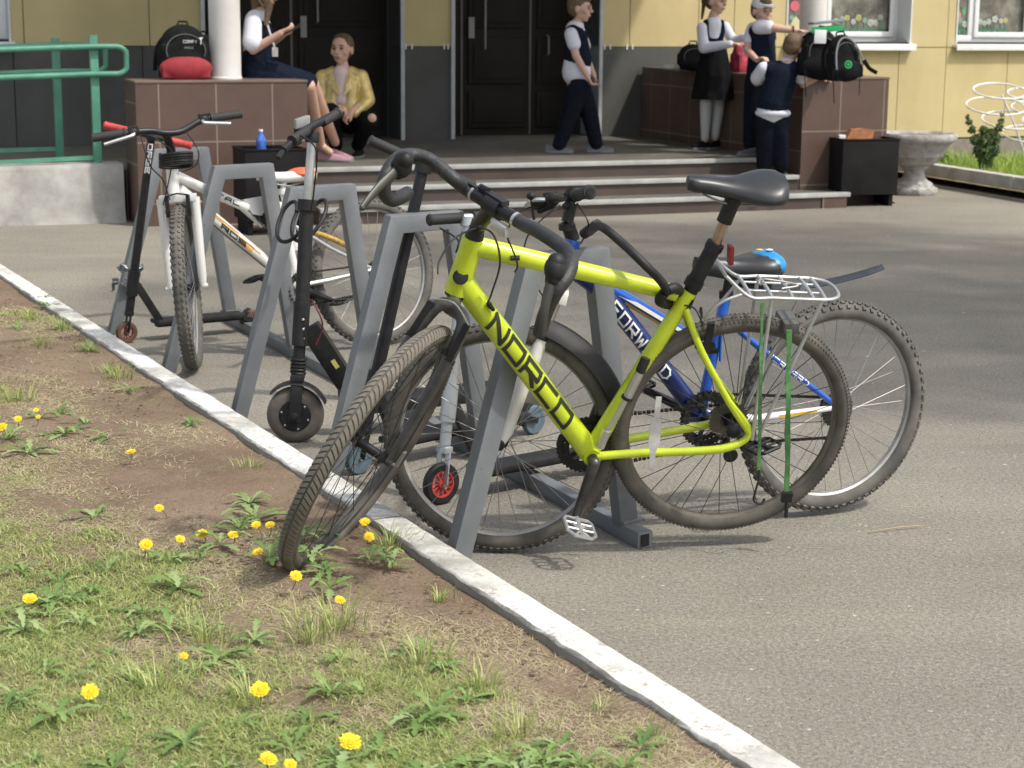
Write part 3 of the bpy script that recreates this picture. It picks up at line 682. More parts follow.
# ================================================================ GREEN BICYCLE
M_lime=mat('lime_paint',(.50,.60,.02),.33,var=.10,scale=14,coat=.5); M_blkmatte=mat('matt_black',(.014,.014,.014),.55,spec=.35,var=.35,scale=25)
M_sad=mat('black_saddle_vinyl',(.020,.021,.022),.36,var=.2,scale=20); M_rackalu=mat('rack_alloy',(.50,.51,.50),.4,.7,var=.1,scale=20)
M_gs=mat('green_webbing',(.05,.17,.05),.8,var=.5,scale=45,col2=(.12,.28,.09)); M_red=mat('red_plastic',(.45,.03,.02),.3,var=.1); M_decal=mat('black_decal',(.02,.022,.015),.45)
M_whitep=mat('white_paint',(.72,.71,.66),.35,var=.06,scale=10,coat=.3)
gb_c=G(735,543); yaw=R(10); gd=V3((-math.cos(yaw),-math.sin(yaw),0)); lean=R(-17)
gside=V3((-gd.y,gd.x,0))*1.0           # horizontal normal
if gside.y>0: gside=-gside             # towards the camera
gup=(ZZ*math.cos(lean)-gside*math.sin(lean)).normalized()   # leans away, onto the hoop
gn=(gd.cross(gup)).normalized(); 
if gn.dot(gside)<0: gn=-gn
GP=lambda x,y,o=0: PL(x,y,gb_c+gn*o,gn)
gb=empty('bicycle',G(600,545),'lime green bicycle with black drop handlebar and rear luggage rack, leaning on the nearest hoop','bicycle')
RH=GP(731,425); GR=RH.z/gup.z if False else .352
BB=GP(590,452); ST=GP(690,291); HT=GP(474,238); HB=GP(457,290); SC=GP(684,306)
wheel(gb,RH,gn,GR,.024,kn=.42,tread='knob',rim=mat('tan_rim',(.10,.085,.065),.5,.3,col2=(.16,.14,.11)),spoke=M_spoke_d,treadmat=M_rubd,tyremat=M_rubd,ns=32)
fr=MB(); tubes(fr,[(HB,HT,.030,.027),(HT+(HB-HT)*.14,GP(676,293),.028,.024),(HB+(HT-HB)*.2,BB,.034,.033),(BB,ST,.026,.022)])
fr.tube([HB+(HB-HT).normalized()*.006,HT],[.034,.030],16); fr.tube([BB-gn*.036,BB+gn*.036],.026,16)
for s in (-1,1):
    o=s*.068
    GS=lambda x,y,k: GP(x,y,.068*k)-gn*(.068*k*(1-s))
    fr.tube(spline([BB+gn*s*.028+(RH-BB)*.03,GS(640,453,.62),GS(712,450,1),GS(738,444,1)],5),[.0125]*16,10)
    fr.tube(spline([SC+gn*s*.018,GS(702,352,.75),GS(729,402,1),GS(749,432,1)],5),[.010]*16,10)
    fr.tube(spline([GS(729,402,1),GS(749,430,1),GS(738,444,1),GS(712,450,1)],6),.0105,8)
fr.tube([GP(700,345,-.05),GP(700,345,.05)],.008,8)
gfr=fr.build('frame',M_lime,gb)
# lettering on the down tube, wraps round the tube
a_=HB+(HT-HB)*.2; q=MB(); to=(CAM-(a_+BB)/2).normalized(); DTl=dist(a_,BB)
mf=on_tube(a_,BB,.034*.99,.033*.99,to+(gup*.1),off=.0012); lettering(q,'NORCO',mf,.062,.046,.021,.0115,slant=-.30,s0=DTl*.21); q.build('decal',M_decal,gfr,smooth=False)
q=MB(); mf=on_tube(HT,HB,.0268,.0300,to-gd*(-.0),off=.0012); lettering(q,'O',mf,.045,.040,.01,.008,s0=.045)
q.build('decal',M_decal,gfr,smooth=False)
q=MB(); q.lathe(HB+(HT-HB)*.24+to*.0335,[(.019,0),(.021,.003),(.0,.006)],(frame_of(to)[0],frame_of(to)[1],to),20); q.build('head_badge',M_blkmatte,gfr)
# headset, seat post, clamp
q=MB(); hd=(HT-HB).normalized(); q.tube([HT+hd*.002,HT+hd*.02],[.026,.022],16); q.tube([HB-hd*.002,HB-hd*.016],[.032,.030],16); q.build('headset',M_blkmatte,gb)
SP0=GP(687,298); SPa=GP(694,283); SPb=GP(716,243); SPc=GP(724,222); SPd=GP(734,198)
q=MB(); q.tube([SC,SPa],.020,14); q.tube([SPa-(SPb-SPa).normalized()*.012,SPa+(SPb-SPa).normalized()*.012],.026,14); q.tube([SPa,SPb],.022,14); q.tube([SPb-(SPb-SPa).normalized()*.02,SPb],.025,14); sp=q.build('seat_post',M_blkmatte,gb)
q=MB(); q.tube([SPb,SPd],.0145,12); q.build('post_tube',mat('bronze_alloy',(.42,.33,.24),.3,.9),sp)
q=MB(); q.tube([SPc,GP(731,205)],.0215,12); q.tube([GP(731,205),GP(735,195)],[.0215,.026],12); q.build('post_sleeve',M_blkmatte,sp)
sf=(gd*1.0+gup*.06).normalized(); SA=GP(741,184)
saddle(gb,SA+gup*.012-gd*.01,sf,(gup+gn*.17).normalized(),.27,.165,M_sad,h=.05,nosedrop=.004)
q=MB(); c=GP(720,252,.0); q.prism([c+gd*-.016+gup*.026,c-gd*.030+gup*.026,c-gd*.034-gup*.026,c-gd*.020-gup*.028],gn*.03); q.build('reflector',mat('dark_red_reflector',(.22,.02,.015),.35,var=.2),gb,bevel=.003)
# fork, turned hard to the side, wheel flopped over the kerb
FH=Q(370,449,4.66); FC=HB-hd*.02
fe1=((Q(283,572,4.66)-Q(445,300,4.66)).normalized()*-1); tocam=(CAM-FH).normalized(); tocam=(tocam-fe1*tocam.dot(fe1)).normalized()
perp=fe1.cross(tocam).normalized()
if perp.x<0: perp=-perp
fe2=(tocam*.975-perp*.22).normalized(); fn=fe1.cross(fe2).normalized()
if fn.x<0: fn=-fn
FR=.383
wheel(gb,FH,fn,FR,.025,tread='chevron',rim=M_rimb,spoke=M_spoke_d,e1=fe1,tyremat=mat('dusty_rubber_front',(.07,.062,.05),.85,var=.3,scale=10,col2=(.13,.115,.095)),treadmat=M_tread_d,hubw=.055)
crown=FH+fe1*(FR+.035); q=MB()
q.tube(spline([FC+hd*.02,FC,crown+(FC-crown)*.4],4),[.021]*9,12)
for s in (-1,1):
    leg_=spline([crown+(FC-crown)*.4,crown+fn*s*.045-fe1*.004,FH+fe1*FR*.6+fn*s*.062,FH+fn*s*.062],6); n_=len(leg_)
    q.tube(leg_,[.021-.009*i/(n_-1) for i in range(n_)],12)
    q.tube([FH+fn*s*.055,FH+fn*s*.072],.013,10)
gf_=q.build('fork',mat('worn_black_fork',(.03,.03,.028),.4,var=.3,scale=18,col2=(.075,.07,.062)),gb)
q=MB()
for s in (-1,1):
    b0_=FH+fe1*(FR-.045)+fn*s*.062
    q.bar(b0_-fe1*.02+fe2*.012,b0_+fe1*.09+fn*s*-.005+fe2*.02,.014,.018); q.box(b0_-fn*s*.02-fe1*.005,(.05,.016,.014),(fe2,fn,fe1)); q.tube([b0_+fn*s*.006-fe1*.02,b0_+fn*s*.014-fe1*.02],.008,8)
q.build('rim_brake',M_black,gf_)
q=MB(); pts=spline([FH+fe1*(FR+.045)+fn*.06+fe2*.02,FH+fe1*(FR+.075)+fe2*.03,FH+fe1*(FR+.05)-fn*.06+fe2*.02],5); q.tube(pts,.003,6); q.build('brake_noodle',M_spoke,gf_)
# quick release
q=MB(); q.tube([FH-fn*.085,FH+fn*.085],.0055,8); q.bar(FH+fn*.085,FH+fn*.09+fe1*.05+fe2*.02,.012,.006); q.build('skewer',M_spoke,gb)
Qg=lambda x,y,Y: Q(x,y,Y-5.0+HT.y)
# stem and drop bar
BC=Qg(494,206,4.90)      # clamp centre
q=MB(); q.tube([HT+hd*.015,HT+hd*.05],.021,14); st0=HT+hd*.035; q.tube([st0,BC],[.020,.021],14); 
bL=Qg(417,157,4.98); bR=Qg(568,250,4.66); bd=(bR-bL).normalized(); q.tube([BC-bd*.024,BC+bd*.024],.026,16); stm=q.build('stem',M_black,gb)
fw_=bd.cross(ZZ).normalized()
if fw_.y>0: fw_=-fw_
q=MB(); 
flat=[BC-bd*.13,BC+bd*.13]
def pxs(l): return [Qg(*t) for t in l]
Lp=pxs([(455,180,4.93),(430,160,4.96),(410,155,4.96),(396,160,4.90),(386,176,4.84),(384,192,4.84),(393,200,4.88),(408,193,4.95)])
Rp=pxs([(540,232,4.72),(562,247,4.66),(571,258,4.60),(568,274,4.54),(556,292,4.52),(546,312,4.58),(540,332,4.66)])
path=[p for p in reversed(Lp)]+[BC-bd*.10,BC,BC+bd*.10]+Rp
q.tube(spline(path,6),.0185,12); hb=q.build('handlebar',M_tape,stm)
q=MB(); q.tube([BC-bd*.075,BC+bd*.07],.0175,14); q.build('bar_centre',M_black,hb)
q=MB()
for t in (-.078,.074): q.tube([BC+bd*t,BC+bd*(t+.008)],.0192,14)
q.build('bar_clip',M_alu,hb)
q=MB(); q.box(BC-bd*.085+ZZ*.016-fw_*.0,(.05,.018,.014),(bd,bd.cross(ZZ),ZZ)); q.box(BC+bd*.01+ZZ*.024,(.065,.03,.012),(bd,bd.cross(ZZ),ZZ)); q.tube([BC-bd*.05+ZZ*.028,BC-bd*.02+ZZ*.03],.009,8); q.build('lamp_mount',M_black,hb)
def hood(top,base,lev_end,sg):
    q=MB(); q.caps(base,.020,top,.022,14,5); q.ell((base+top)/2+(top-base)*.1,(.026,.026,.034)); h=q.build('brake_hood',M_blkmatte,hb)
    a=base+(top-base)*.4; q=MB(); mid=a+(lev_end-a)*.5+fw_*.012; pts=spline([a,mid,lev_end],6); n_=len(pts); q.tube(pts,[.0155-.007*i/(n_-1) for i in range(n_)],10,flat=.7); q.caps(pts[-2],.006,lev_end,.007,8,3)
    q.build('brake_lever',mat('worn_lever',(.055,.055,.045),.45,.4,var=.2),hb)
hood(Qg(405,160,4.84),Qg(398,172,4.87),Qg(362,208,4.74),-1); hood(Qg(556,262,4.52),Qg(553,280,4.52),Qg(543,335,4.50),1)
q=MB(); c=Qg(500,228,4.86); q.box(c,(.055,.022,.030),(bd,bd.cross(ZZ),ZZ)); q.build('cable_stop',M_alu,gb,bevel=.006)
cable(gb,[Qg(480,228,4.84),Qg(470,226,4.8),Qg(492,233,4.78),GP(500,262,.05),GP(492,292,.045),GP(488,302,.034)],.0028)
cable(gb,[Qg(481,226,4.84),Qg(455,238,4.76),Qg(440,260,4.72),Qg(438,274,4.70)],.0028)
cable(gb,[Qg(505,232,4.84),GP(517,262,.06),GP(515,272,.03)],.0025)
cable(gb,[Qg(440,228,4.86),Qg(458,240,4.80),Qg(456,252,4.80),Qg(462,232,4.86)],.0025)
q=MB(); c=GP(515,258,.028); q.tube([c-gd*.012,c+gd*.012],.007,8); q.build('cable_guide',M_black,gfr)
q=MB(); c=GP(489,304,.034); q.caps(c,.008,c+(BB-a_).normalized()*.02,.006,8); q.build('shifter_boss',M_blkmatte,gfr)
# drive train (far side of the frame as in the photo: ring behind, near arm in front)
cdv=((GP(566,528,.06))-(GP(597,447,.06))).normalized()
crank(gb,BB,-gn,.088,-cdv,.172,.062,mat_=mat('dark_crank',(.05,.05,.048),.35,.6,var=.3,col2=(.10,.095,.085)),pedal=M_rackalu)
cassette(gb,RH,-gn,1); chain(gb,BB,.085,RH,.045,gn,-.045)
derailleur(gb,RH,-gn,1,-gup,-gd*-1)
q=MB(); a=GP(605,432,.05); 
k0_=GP(640,372,.055);k1_=GP(627,398,.055); q.tube([k0_,k1_],.013,10); q.tube([k1_,GP(607,432,.055)],.008,10); q.tube([GP(607,430,.055),GP(600,447,.05)],.013,8); q.build('kickstand',M_alu,gb)
q=MB(); q.tube([GP(646,358,.05),k0_+(k0_-k1_)*.02],.014,10); q.build('kickstand_joint',M_blkmatte,gb); q=MB(); q.tube([k1_-(k1_-k0_)*.06,k1_+(k1_-k0_)*.04],.017,10); q.build('kickstand_joint',M_blkmatte,gb)
# rear rim brake
q=MB()
for s in (-1,1):
    c=GP(706,352,s*.045); q.bar(c,c+gup*.09-gd*.005,.014,.02); q.box(c+gup*.012-gn*s*.015,(.055,.014,.014),(gd,gn,gup))
q.tube([GP(700,312,-.06),GP(701,308,.0),GP(703,330,.06)],.004,6)
q.build('rim_brake',M_black,gb)
cable(gb,[GP(684,305,.02),GP(694,308,.03),GP(700,318,.05),GP(703,330,.05)],.0025)
# luggage rack
wr_=.068; rz=[(747,292),(838,296)]
LA=GP(744,286); LBk=GP(818,289); q=MB()
tube_r=.0052
def RP(t,s): return LA+(LBk-LA)*t+gn*s*wr_
ends=[RP(0,1)]; loop=spline([RP(-.34,.8)+gup*.052,RP(-.02,1),RP(.3,1.03),RP(.8,1.03),RP(1.02,1.0),RP(1.18,.75),RP(1.24,.3),RP(1.24,-.3),RP(1.18,-.75),RP(1.02,-1.0),RP(.8,-1.03),RP(.3,-1.03),RP(-.02,-1),RP(-.34,-.8)+gup*.052],5)
q.tube(loop,tube_r,8); q.tube([RP(-.34,.8)+gup*.052,RP(-.34,-.8)+gup*.052],tube_r,8)
for t in (.0,.28,.56,.84,1.0): q.tube([RP(t,1),RP(t,.4)+gup*.004,RP(t,-.4)+gup*.004,RP(t,-1)],.0052,8)
for s_ in (-.4,.4): q.tube([RP(0,s_),RP(1.0,s_)],.0035,8)
top_=q.build('luggage_rack',M_rackalu,gb)
q=MB()
for s in (-1,1):
    dr=GP(757,440,.075)-gn*(.075*(1-s)); d2=GP(752,440,.075)-gn*(.075*(1-s))
    q.tube([RP(.96,s),dr],.0058,8); q.tube([RP(.28,s),d2],.0055,8); q.tube(spline([RP(.0,s*.6),GP(720,303,s*.05),GP(702,321,s*.035)],5),.0045,8)
q.build('rack_stay',M_rackalu,top_)
q=MB(); q.tube(spline([RP(.2,.2)+gup*.012,RP(.12,.5)+gup*.03,RP(.3,-.1)+gup*.02,RP(.7,.2)+gup*.016,RP(.45,.5)+gup*.012],6),.003,6); q.build('spring_clip',M_spoke,top_)
def strap(x0,y0,x1,y1,o0,w_,hookm):
    q=MB(); a=GP(x0,y0,o0); b=GP(x1,y1,o0+.004); d=(b-a).normalized(); sd=gd; k=14
    rings=[]
    for i in range(k+1):
        p=a+(b-a)*(i/k)+gn*(.003*math.sin(i*1.3)); ww=w_*(1-.25*math.sin(i*.7)**2); s2=(sd*math.cos(.35*math.sin(i*.5))+gn*math.sin(.35*math.sin(i*.5)))
        rings.append([p-s2*ww+gn*.0015,p+s2*ww+gn*.0015,p+s2*ww-gn*.0015,p-s2*ww-gn*.0015])
    q.loft(rings); s_=q.build('elastic_strap',M_gs,gb)
    q=MB()
    if hookm: q.box(b-ZZ*.015,(.030,.014,.03),(gd,gn,gup)); q.tube([b-ZZ*.03,b-ZZ*.075],.006,6)
    else: q.tube(spline([b,b-ZZ*.03,b-ZZ*.06+gd*.008,b-ZZ*.09+gd*.012,b-ZZ*.10-gd*.01,b-ZZ*.085-gd*.02],5),.0035,6)
    q.build('hook',M_black,s_)
strap(762,302,759,470,.078,.0055,False); strap(789,330,787,492,.078,.0085,True)
q=MB(); q.box(GP(787,322,.0),(.045,.09,.035),(gd,gn,gup)); q.build('lamp_block',mat('grey_lamp',(.10,.10,.09),.4),gb,bevel=.006)
# paper tag hanging from the chain stay
q=MB(); a=GP(658,398,.09); b=GP(651,470,.085); k=8; rings=[]
for i in range(k+1):
    t=i/k; p=GP(659-8*t,397+74*t,.088+.004*math.sin(t*9)); ww=.016 if .3<t<.75 else .008; rings.append([p-gd*ww,p+gd*ww,p+gd*ww-gn*.002,p-gd*ww-gn*.002])
q.loft(rings); q.build('paper_tag',mat('dirty_paper',(.50,.49,.46),.8,var=.15,scale=30),gb)
# black cable lock round the hoop and the green frame
lk=empty('cable_lock',GP(660,300),'thick black cable lock looped from the nearest hoop to the lime green frame','lock')
q=MB(); q.tube(spline([Q(590,232,5.32),GP(600,226,-.12),GP(622,243,-.02),GP(644,264,.045),GP(661,281,.05),GP(668,293,.045)],6),.0125,12); q.build('cable',M_blkmatte,lk)
q=MB(); q.tube(spline([GP(668,290,.045),GP(676,288,.03),GP(680,296,-.03),GP(672,304,-.03),GP(660,301,.03),GP(664,293,.045)],5),.015,12); q.build('lock_body',M_blkmatte,lk); q=MB(); q.tube([Q(598,224,5.27),Q(584,234,5.33)],.016,12);q.build('lock_end',M_blkmatte,lk)
# ================================================================ BLUE BICYCLE
M_blue=mat('blue_paint',(.010,.085,.42),.28,var=.15,scale=5,coat=.5); M_navy=mat('navy_paint',(.008,.022,.12),.3,coat=.4); M_knob=mat('knobby_rubber',(.07,.068,.06),.85,var=.2,scale=9,col2=(.14,.132,.115))
M_yel2=mat('yellow_stripe',(.62,.38,.03),.35); M_decw=mat('white_decal',(.75,.75,.74),.4,var=.03)
bc=G(833,513); bf=G(505,551); bdir=(bf-bc).normalized(); bside=V3((bdir.y,-bdir.x,0)) 
if bside.y>0: bside=-bside
bup=(ZZ*math.cos(R(2))+bside*math.sin(R(2))).normalized(); bn=bdir.cross(bup).normalized()
if bn.dot(bside)<0: bn=-bn
BP=lambda x,y,o=0: PL(x,y,bc+bn*o,bn)
bb=empty('bicycle',G(690,515),'blue and white mountain bike with knobbly tyres standing behind the lime green bicycle','bicycle')
bRH=BP(832,407); bBB=BP(700,416); bST=BP(726,295); bHT=BP(573,240); bHB=BP(564,276)
wheel(bb,bRH,bn,.332,.027,tread='knob',rim=M_rims,tyremat=M_knob,ns=32)
f2=MB(); tubes(f2,[(bHB,bHT,.024,.024),(BP(572,266),BP(712,350),.021,.016,1.),(bBB,bST,.017,.017)]); f2.tube([bBB-bn*.035,bBB+bn*.035],.024,14)
for s in (-1,1):
    f2.tube([BP(724,318,s*.02),BP(760,348,s*.05),BP(834,404,s*.065)],[.010,.0105,.009],10)
bfr=f2.build('frame',M_blue,bb)
f2=MB(); f2.tube(spline([bHB+(bHT-bHB)*.3,BP(596,286),BP(628,322),BP(662,366),BP(696,412)],5),[.028]*21,14); dt=f2.build('down_tube',M_navy,bfr)
f2=MB()
for s in (-1,1): f2.tube([bBB+bn*s*.03,BP(760,418,s*.055),BP(832,408,s*.065)],[.013,.012,.009],10)
f2.build('chainstay',M_decw,bfr)
q=MB(); to2=(CAM-BP(650,360)).normalized(); mf=on_tube(BP(599,287),BP(696,412),.0282,.0282,to2,off=.0025); lettering(q,'FORWARD',mf,.030,.030,.014,.0062,slant=-.2,s0=.06); q.build('decal',M_decw,dt,smooth=False)
q=MB(); mf=on_tube(BP(760,348,.05),BP(834,404,.065),.0106,.0095,to2,off=.001); lettering(q,'FORWARD',mf,.018,.013,.008,.0035,s0=.03); q.build('decal',M_decw,bfr,smooth=False)
q=MB(); mf=on_tube(BP(572,266),BP(712,350),.0215,.0165,to2,off=.0012)
for y0,y1,a0_,a1_ in ((-.004,.006,.17,.42),): 
    k=12; o=len(q.v)
    for i in range(k+1):
        s_=a0_+(a1_-a0_)*i/k; q.v+=[mf(s_,y1-(.012 if i<3 else 0)*(1-i/3)),mf(s_,y0)]
    for i in range(k): q.f.append((o+2*i,o+2*i+1,o+2*i+3,o+2*i+2))
q.build('stripe',M_decw,bfr,smooth=False)
q=MB(); k=12
for i in range(k+1): s_=.2+.3*i/k; q.v+=[mf(s_,-.010),mf(s_,-.019)]
for i in range(k): q.f.append((2*i,2*i+1,2*i+3,2*i+2))
q.build('stripe',M_yel2,bfr,smooth=False)
q=MB(); mf=on_tube(BP(760,418,.055),BP(832,408,.065),.0122,.0095,to2,off=.001)
for i in range(k+1): s_=.06+.13*i/k; q.v+=[mf(s_,.001),mf(s_,-.008)]
for i in range(k): q.f.append((2*i,2*i+1,2*i+3,2*i+2))
q.build('stripe',M_yel2,bfr,smooth=False)
# seat
q=MB(); q.tube([bST,BP(731,268)],.0135,12); q.tube([bST-bup*.01,bST+bup*.012],.021,12); q.build('seat_post',M_blkmatte,bb)
bs=saddle(bb,BP(742,256),bdir,bup,.27,.175,M_sad,h=.075,nosedrop=.0)
q=MB()
c=BP(742,256)-bdir*.095-bup*.028
for k_ in range(1): q.ell(c+bdir*.012,(.052,.084,.044),(bdir,bn,bup),18,10)
q.build('tail_panel',mat('blue_vinyl',(.02,.22,.50),.4),bs)
q=MB(); 
for y_,m_ in ((0,0),(1,0)): pass
for i_,(x_,mm) in enumerate(((756,M_yel2),(766,M_decw))):
    q=MB(); c=BP(x_,250)+bup*.004+bn*.02; q.ell(c,(.012,.010,.003),(bdir,bn,bup),10,6); q.build('seat_badge',mm,bs)
# fork and front wheel
bFH=BP(501,438); turn=R(26); bfn=(bn*math.cos(turn)+bdir*math.sin(turn)).normalized()
wheel(bb,bFH,bfn,.338,.026,tread='knob',kn=.7,rim=M_rims,tyremat=M_rubd,ns=32)
bhd=(bHT-bHB).normalized(); fkx=bHB-bhd*.02; crownb=fkx-bhd*.02
q=MB(); q.box(crownb-bhd*.012,(.15,.05,.035),(bfn,bfn.cross(bhd),bhd)); q.tube([fkx,bHB],.02,12)
bf_=q.build('fork',M_whitep,bb,bevel=.008)
for s in (-1,1):
    q=MB(); a=crownb+bfn*s*.062; e=bFH+bfn*s*.064; mid=a+(e-a)*.30; q.tube([a,mid],.0135,12); q.build('stanchion',M_chrome,bf_)
    q=MB(); q.tube([mid-(e-mid)*.03,mid+(e-mid)*.1,mid+(e-mid)*.5,e-(e-mid)*.12,e],[.023,.020,.021,.024,.014],12); q.build('fork_leg',M_whitep,bf_)
    q=MB(); q.tube([mid-(e-mid)*.06,mid+(e-mid)*.01],.024,12); q.build('fork_seal',M_blkmatte,bf_)
    for f0,f1,mm in ((.62,.65,M_yel2),(.68,.73,M_blue)):
        q=MB(); q.tube([mid+(e-mid)*f0,mid+(e-mid)*f1],.0192,12,cap=False); q.build('fork_stripe',mm,bf_)
q=MB(); q.tube([bFH-bfn*.08,bFH+bfn*.08],.006,8); q.lathe(bFH+bfn*.078,[(.0,0),(.016,0),(.014,.012),(0,.014)],(frame_of(bfn)[0],frame_of(bfn)[1],bfn),14); q.build('skewer',M_blkmatte,bb)
def mudguard(C,n,R_,a0_,a1_,w_,m,parent,name='mudguard'):
    n=n.normalized(); e1=(ZZ-n*n.z).normalized(); e2=n.cross(e1); 
    if e2.x<0: e2=-e2
    q=MB(); rings=[]; K=20
    for i in range(K+1):
        t=a0_+(a1_-a0_)*i/K; r_=e1*math.cos(t)+e2*math.sin(t); ww=w_*(.75+.25*math.sin(math.pi*i/K))
        rings.append([C+r_*(R_-.03)-n*ww,C+r_*(R_+.012)-n*ww*.5,C+r_*(R_+.015),C+r_*(R_+.012)+n*ww*.5,C+r_*(R_-.03)+n*ww,C+r_*(R_+.004)+n*ww*.45,C+r_*(R_+.012),C+r_*(R_+.004)-n*ww*.45])
    q.loft(rings); return q.build(name,m,parent,ang=60)
mudguard(bFH,bfn,.362,R(18),R(80),.045,M_blkmatte,bb)
q=MB(); k=14; rings=[]
A=BP(738,286); 
for i in range(k+1):
    t=i/k; p=spline([BP(738,284),BP(790,286),BP(840,278),BP(882,266)],6)[int(t*18)]; ww=.008+.016*min(1,t*2.5)*(1-max(0,t-.9)*6)
    rings.append([p-bn*ww-bup*.006,p+bup*.006,p+bn*ww-bup*.006,p+bn*ww-bup*.009,p+bup*.003,p-bn*ww-bup*.009])
q.loft(rings); q.build('mudguard',mat('grey_blue_guard',(.035,.04,.05),.7,spec=.2),bb,ang=60)
# cockpit: bars point towards the camera
q=MB(); q.tube([bHT,BP(567,222)],.020,12); sc_=BP(569,206); q.tube([BP(567,224),BP(567,230)],.024,12); q.tube([BP(567,222),BP(572,203)],.017,12); bst=q.build('stem',M_black,bb)
e0=Q(590,192,4.95); e1_=Q(536,203,5.46); bdv=(e1_-e0).normalized(); q=MB(); q.tube([e0,e1_],.0125,12); q.build('handlebar',M_black,bst)
for a,s in ((e0,1),(e1_,-1)):
    q=MB(); q.tube([a-bdv*s*.002,a+bdv*s*.005,a+bdv*s*.012,a+bdv*s*.11,a+bdv*s*.112,a+bdv*s*.125],[.018,.021,.0165,.0165,.02,.02],14); q.build('grip',M_rubber_grip,bst)
    q=MB(); c=a+bdv*s*.17; q.ell(c,(.03,.024,.022),(bdv,bdv.cross(ZZ),ZZ)); q.box(c+ZZ*.012-bdv*s*.02,(.05,.03,.02),(bdv,bdv.cross(ZZ),ZZ)); q.caps(c-ZZ*.015,.012,c-ZZ*.03-bdv*s*.03+bdir*.03,.009); q.build('shifter',M_blkmatte,bst)
    q=MB(); fwx=bdv.cross(ZZ).normalized(); fwx=fwx if fwx.x<0 else -fwx; q.tube(spline([c+fwx*.02,c+fwx*.055-bdv*s*.02,c+fwx*.05-bdv*s*.10-ZZ*.012],5),[.007]*11,8); q.build('brake_lever',M_alu if s<0 else M_black,bst)
q=MB(); c=Q(531,196,5.3); q.tube([c,c-ZZ*.07+V3((.01,0,0))],.005,6); q.ell(c,(.014,.014,.012)); q.ell(c-ZZ*.02+V3((.03,.02,0)),(.03,.03,.02)); q.build('bell',M_blkmatte,bst)
q=MB(); q.lathe(e0-bdv*.006,[(.012,0),(.012,.003)],(frame_of(bdv)[0],frame_of(bdv)[1],bdv),14); q.build('bar_plug',mat('dark_hollow',(.01,.01,.01)),bst)
for pts in ([(577,203,5.1),(588,222,5.05),(584,238,5.1),BP(566,262)],[(560,205,5.3),(530,232,5.2),(525,262,5.2),BP(545,300)],[(556,200,5.35),(515,215,5.3),(510,250,5.3),(536,290,5.2)]):
    cable(bb,[p if isinstance(p,V3) else Q(*p) for p in pts],.0024)
crank(bb,bBB,bn,.085,(BP(776,452)-bBB).normalized(),.165,.055,pedal=M_blkmatte)
cassette(bb,bRH,bn,1); chain(bb,bBB,.08,bRH,.04,bn,.045); derailleur(bb,bRH,bn,1,-bup,-bdir)
q=MB(); c=BP(717,350); q.tube([c-bup*.03+bn*.02,c+bup*.05+bn*.02],.004,6); q.build('bottle_boss',M_blue,bb)
# ================================================================ WHITE BICYCLE
M_wht=mat('white_gloss',(.68,.68,.65),.3,var=.06,scale=6,coat=.5); M_org=mat('orange_paint',(.62,.30,.03),.35); M_orr=mat('orange_red_vinyl',(.60,.13,.05),.5)
wc=G(388,345); wf=G(197,371); wdir=(wf-wc).normalized(); wside=V3((wdir.y,-wdir.x,0))
if wside.y>0: wside=-wside
wup=(ZZ*math.cos(R(8))-wside*math.sin(R(8))).normalized(); wn=wdir.cross(wup).normalized()
if wn.dot(wside)<0: wn=-wn
WP=lambda x,y,o=0: PL(x,y,wc+wn*o,wn)
wb=empty('bicycle',G(290,360),'white full suspension mountain bike with orange stripes and white saddle, farthest of the three','bicycle')
wRH=WP(373,272); wheel(wb,wRH,wn,.345,.027,tread='knob',rim=M_rims,tyremat=M_knob,ns=32)
wHT=WP(172,167); wHB=WP(174,198); wBB=WP(298,290); wST=WP(283,190)
f3=MB(); tubes(f3,[(wHB,wHT,.027,.027),(WP(176,176),WP(247,208),.024,.021),(WP(178,190),WP(296,286),.031,.026),(wST,WP(296,250),.018,.018)])
f3.prism([WP(240,200,-.012),WP(262,196,-.012),WP(288,206,-.012),WP(284,220,-.012),WP(250,214,-.012)],wn*.024); f3.tube([WP(287,236),WP(298,286)],.021,12); f3.tube([wBB-wn*.034,wBB+wn*.034],.025,12)
wfr=f3.build('frame',M_wht,wb)
q=MB(); q.tube([WP(236,204),WP(262,226)],.010,10)
q.build('shock',M_alu,wfr)
q=MB(); pts=[]; a=WP(262,215);b=WP(280,236); d=(b-a); aa,ab=frame_of(d)
for i in range(60): t=i/59; pts.append(a+d*t+(aa*math.cos(t*44)+ab*math.sin(t*44))*.018)
q.tube(pts,.0075,6); q.build('shock_spring',M_blkmatte,wfr)
q=MB()
for s in (-1,1):
    q.tube([wBB+wn*s*.03+wup*.02,WP(330,280,s*.05),WP(371,270,s*.065)],[.013,.012,.009],10); q.tube([WP(288,222,s*.03),WP(330,248,s*.06),WP(371,268,s*.065)],[.010,.010,.008],10)
q.build('swingarm',M_alu,wfr)
to3=(CAM-WP(230,230)).normalized(); A3,B3=WP(178,190),WP(296,286); mf=on_tube(A3,B3,.0312,.0262,to3,off=.0012)
q=MB(); lettering(q,'STELS',mf,.05,.03,.014,.008,slant=-.2,s0=.30) if False else None
def strip(mf,a0_,a1_,y0,y1,m,par,name='stripe',tp=0.):
    q=MB(); k=14
    for i in range(k+1): s_=a0_+(a1_-a0_)*i/k; q.v+=[mf(s_,y1),mf(s_,y0+(y1-y0)*tp*i/k)]
    for i in range(k): q.f.append((2*i,2*i+1,2*i+3,2*i+2))
    return q.build(name,m,par,smooth=False)
strip(mf,.08,.48,.010,.014,M_org,wfr); strip(mf,.10,.34,.016,.024,M_org,wfr,tp=.4); strip(mf,.36,.44,-.008,.016,M_org,wfr); strip(mf,.18,.54,-.026,-.021,M_black,wfr)
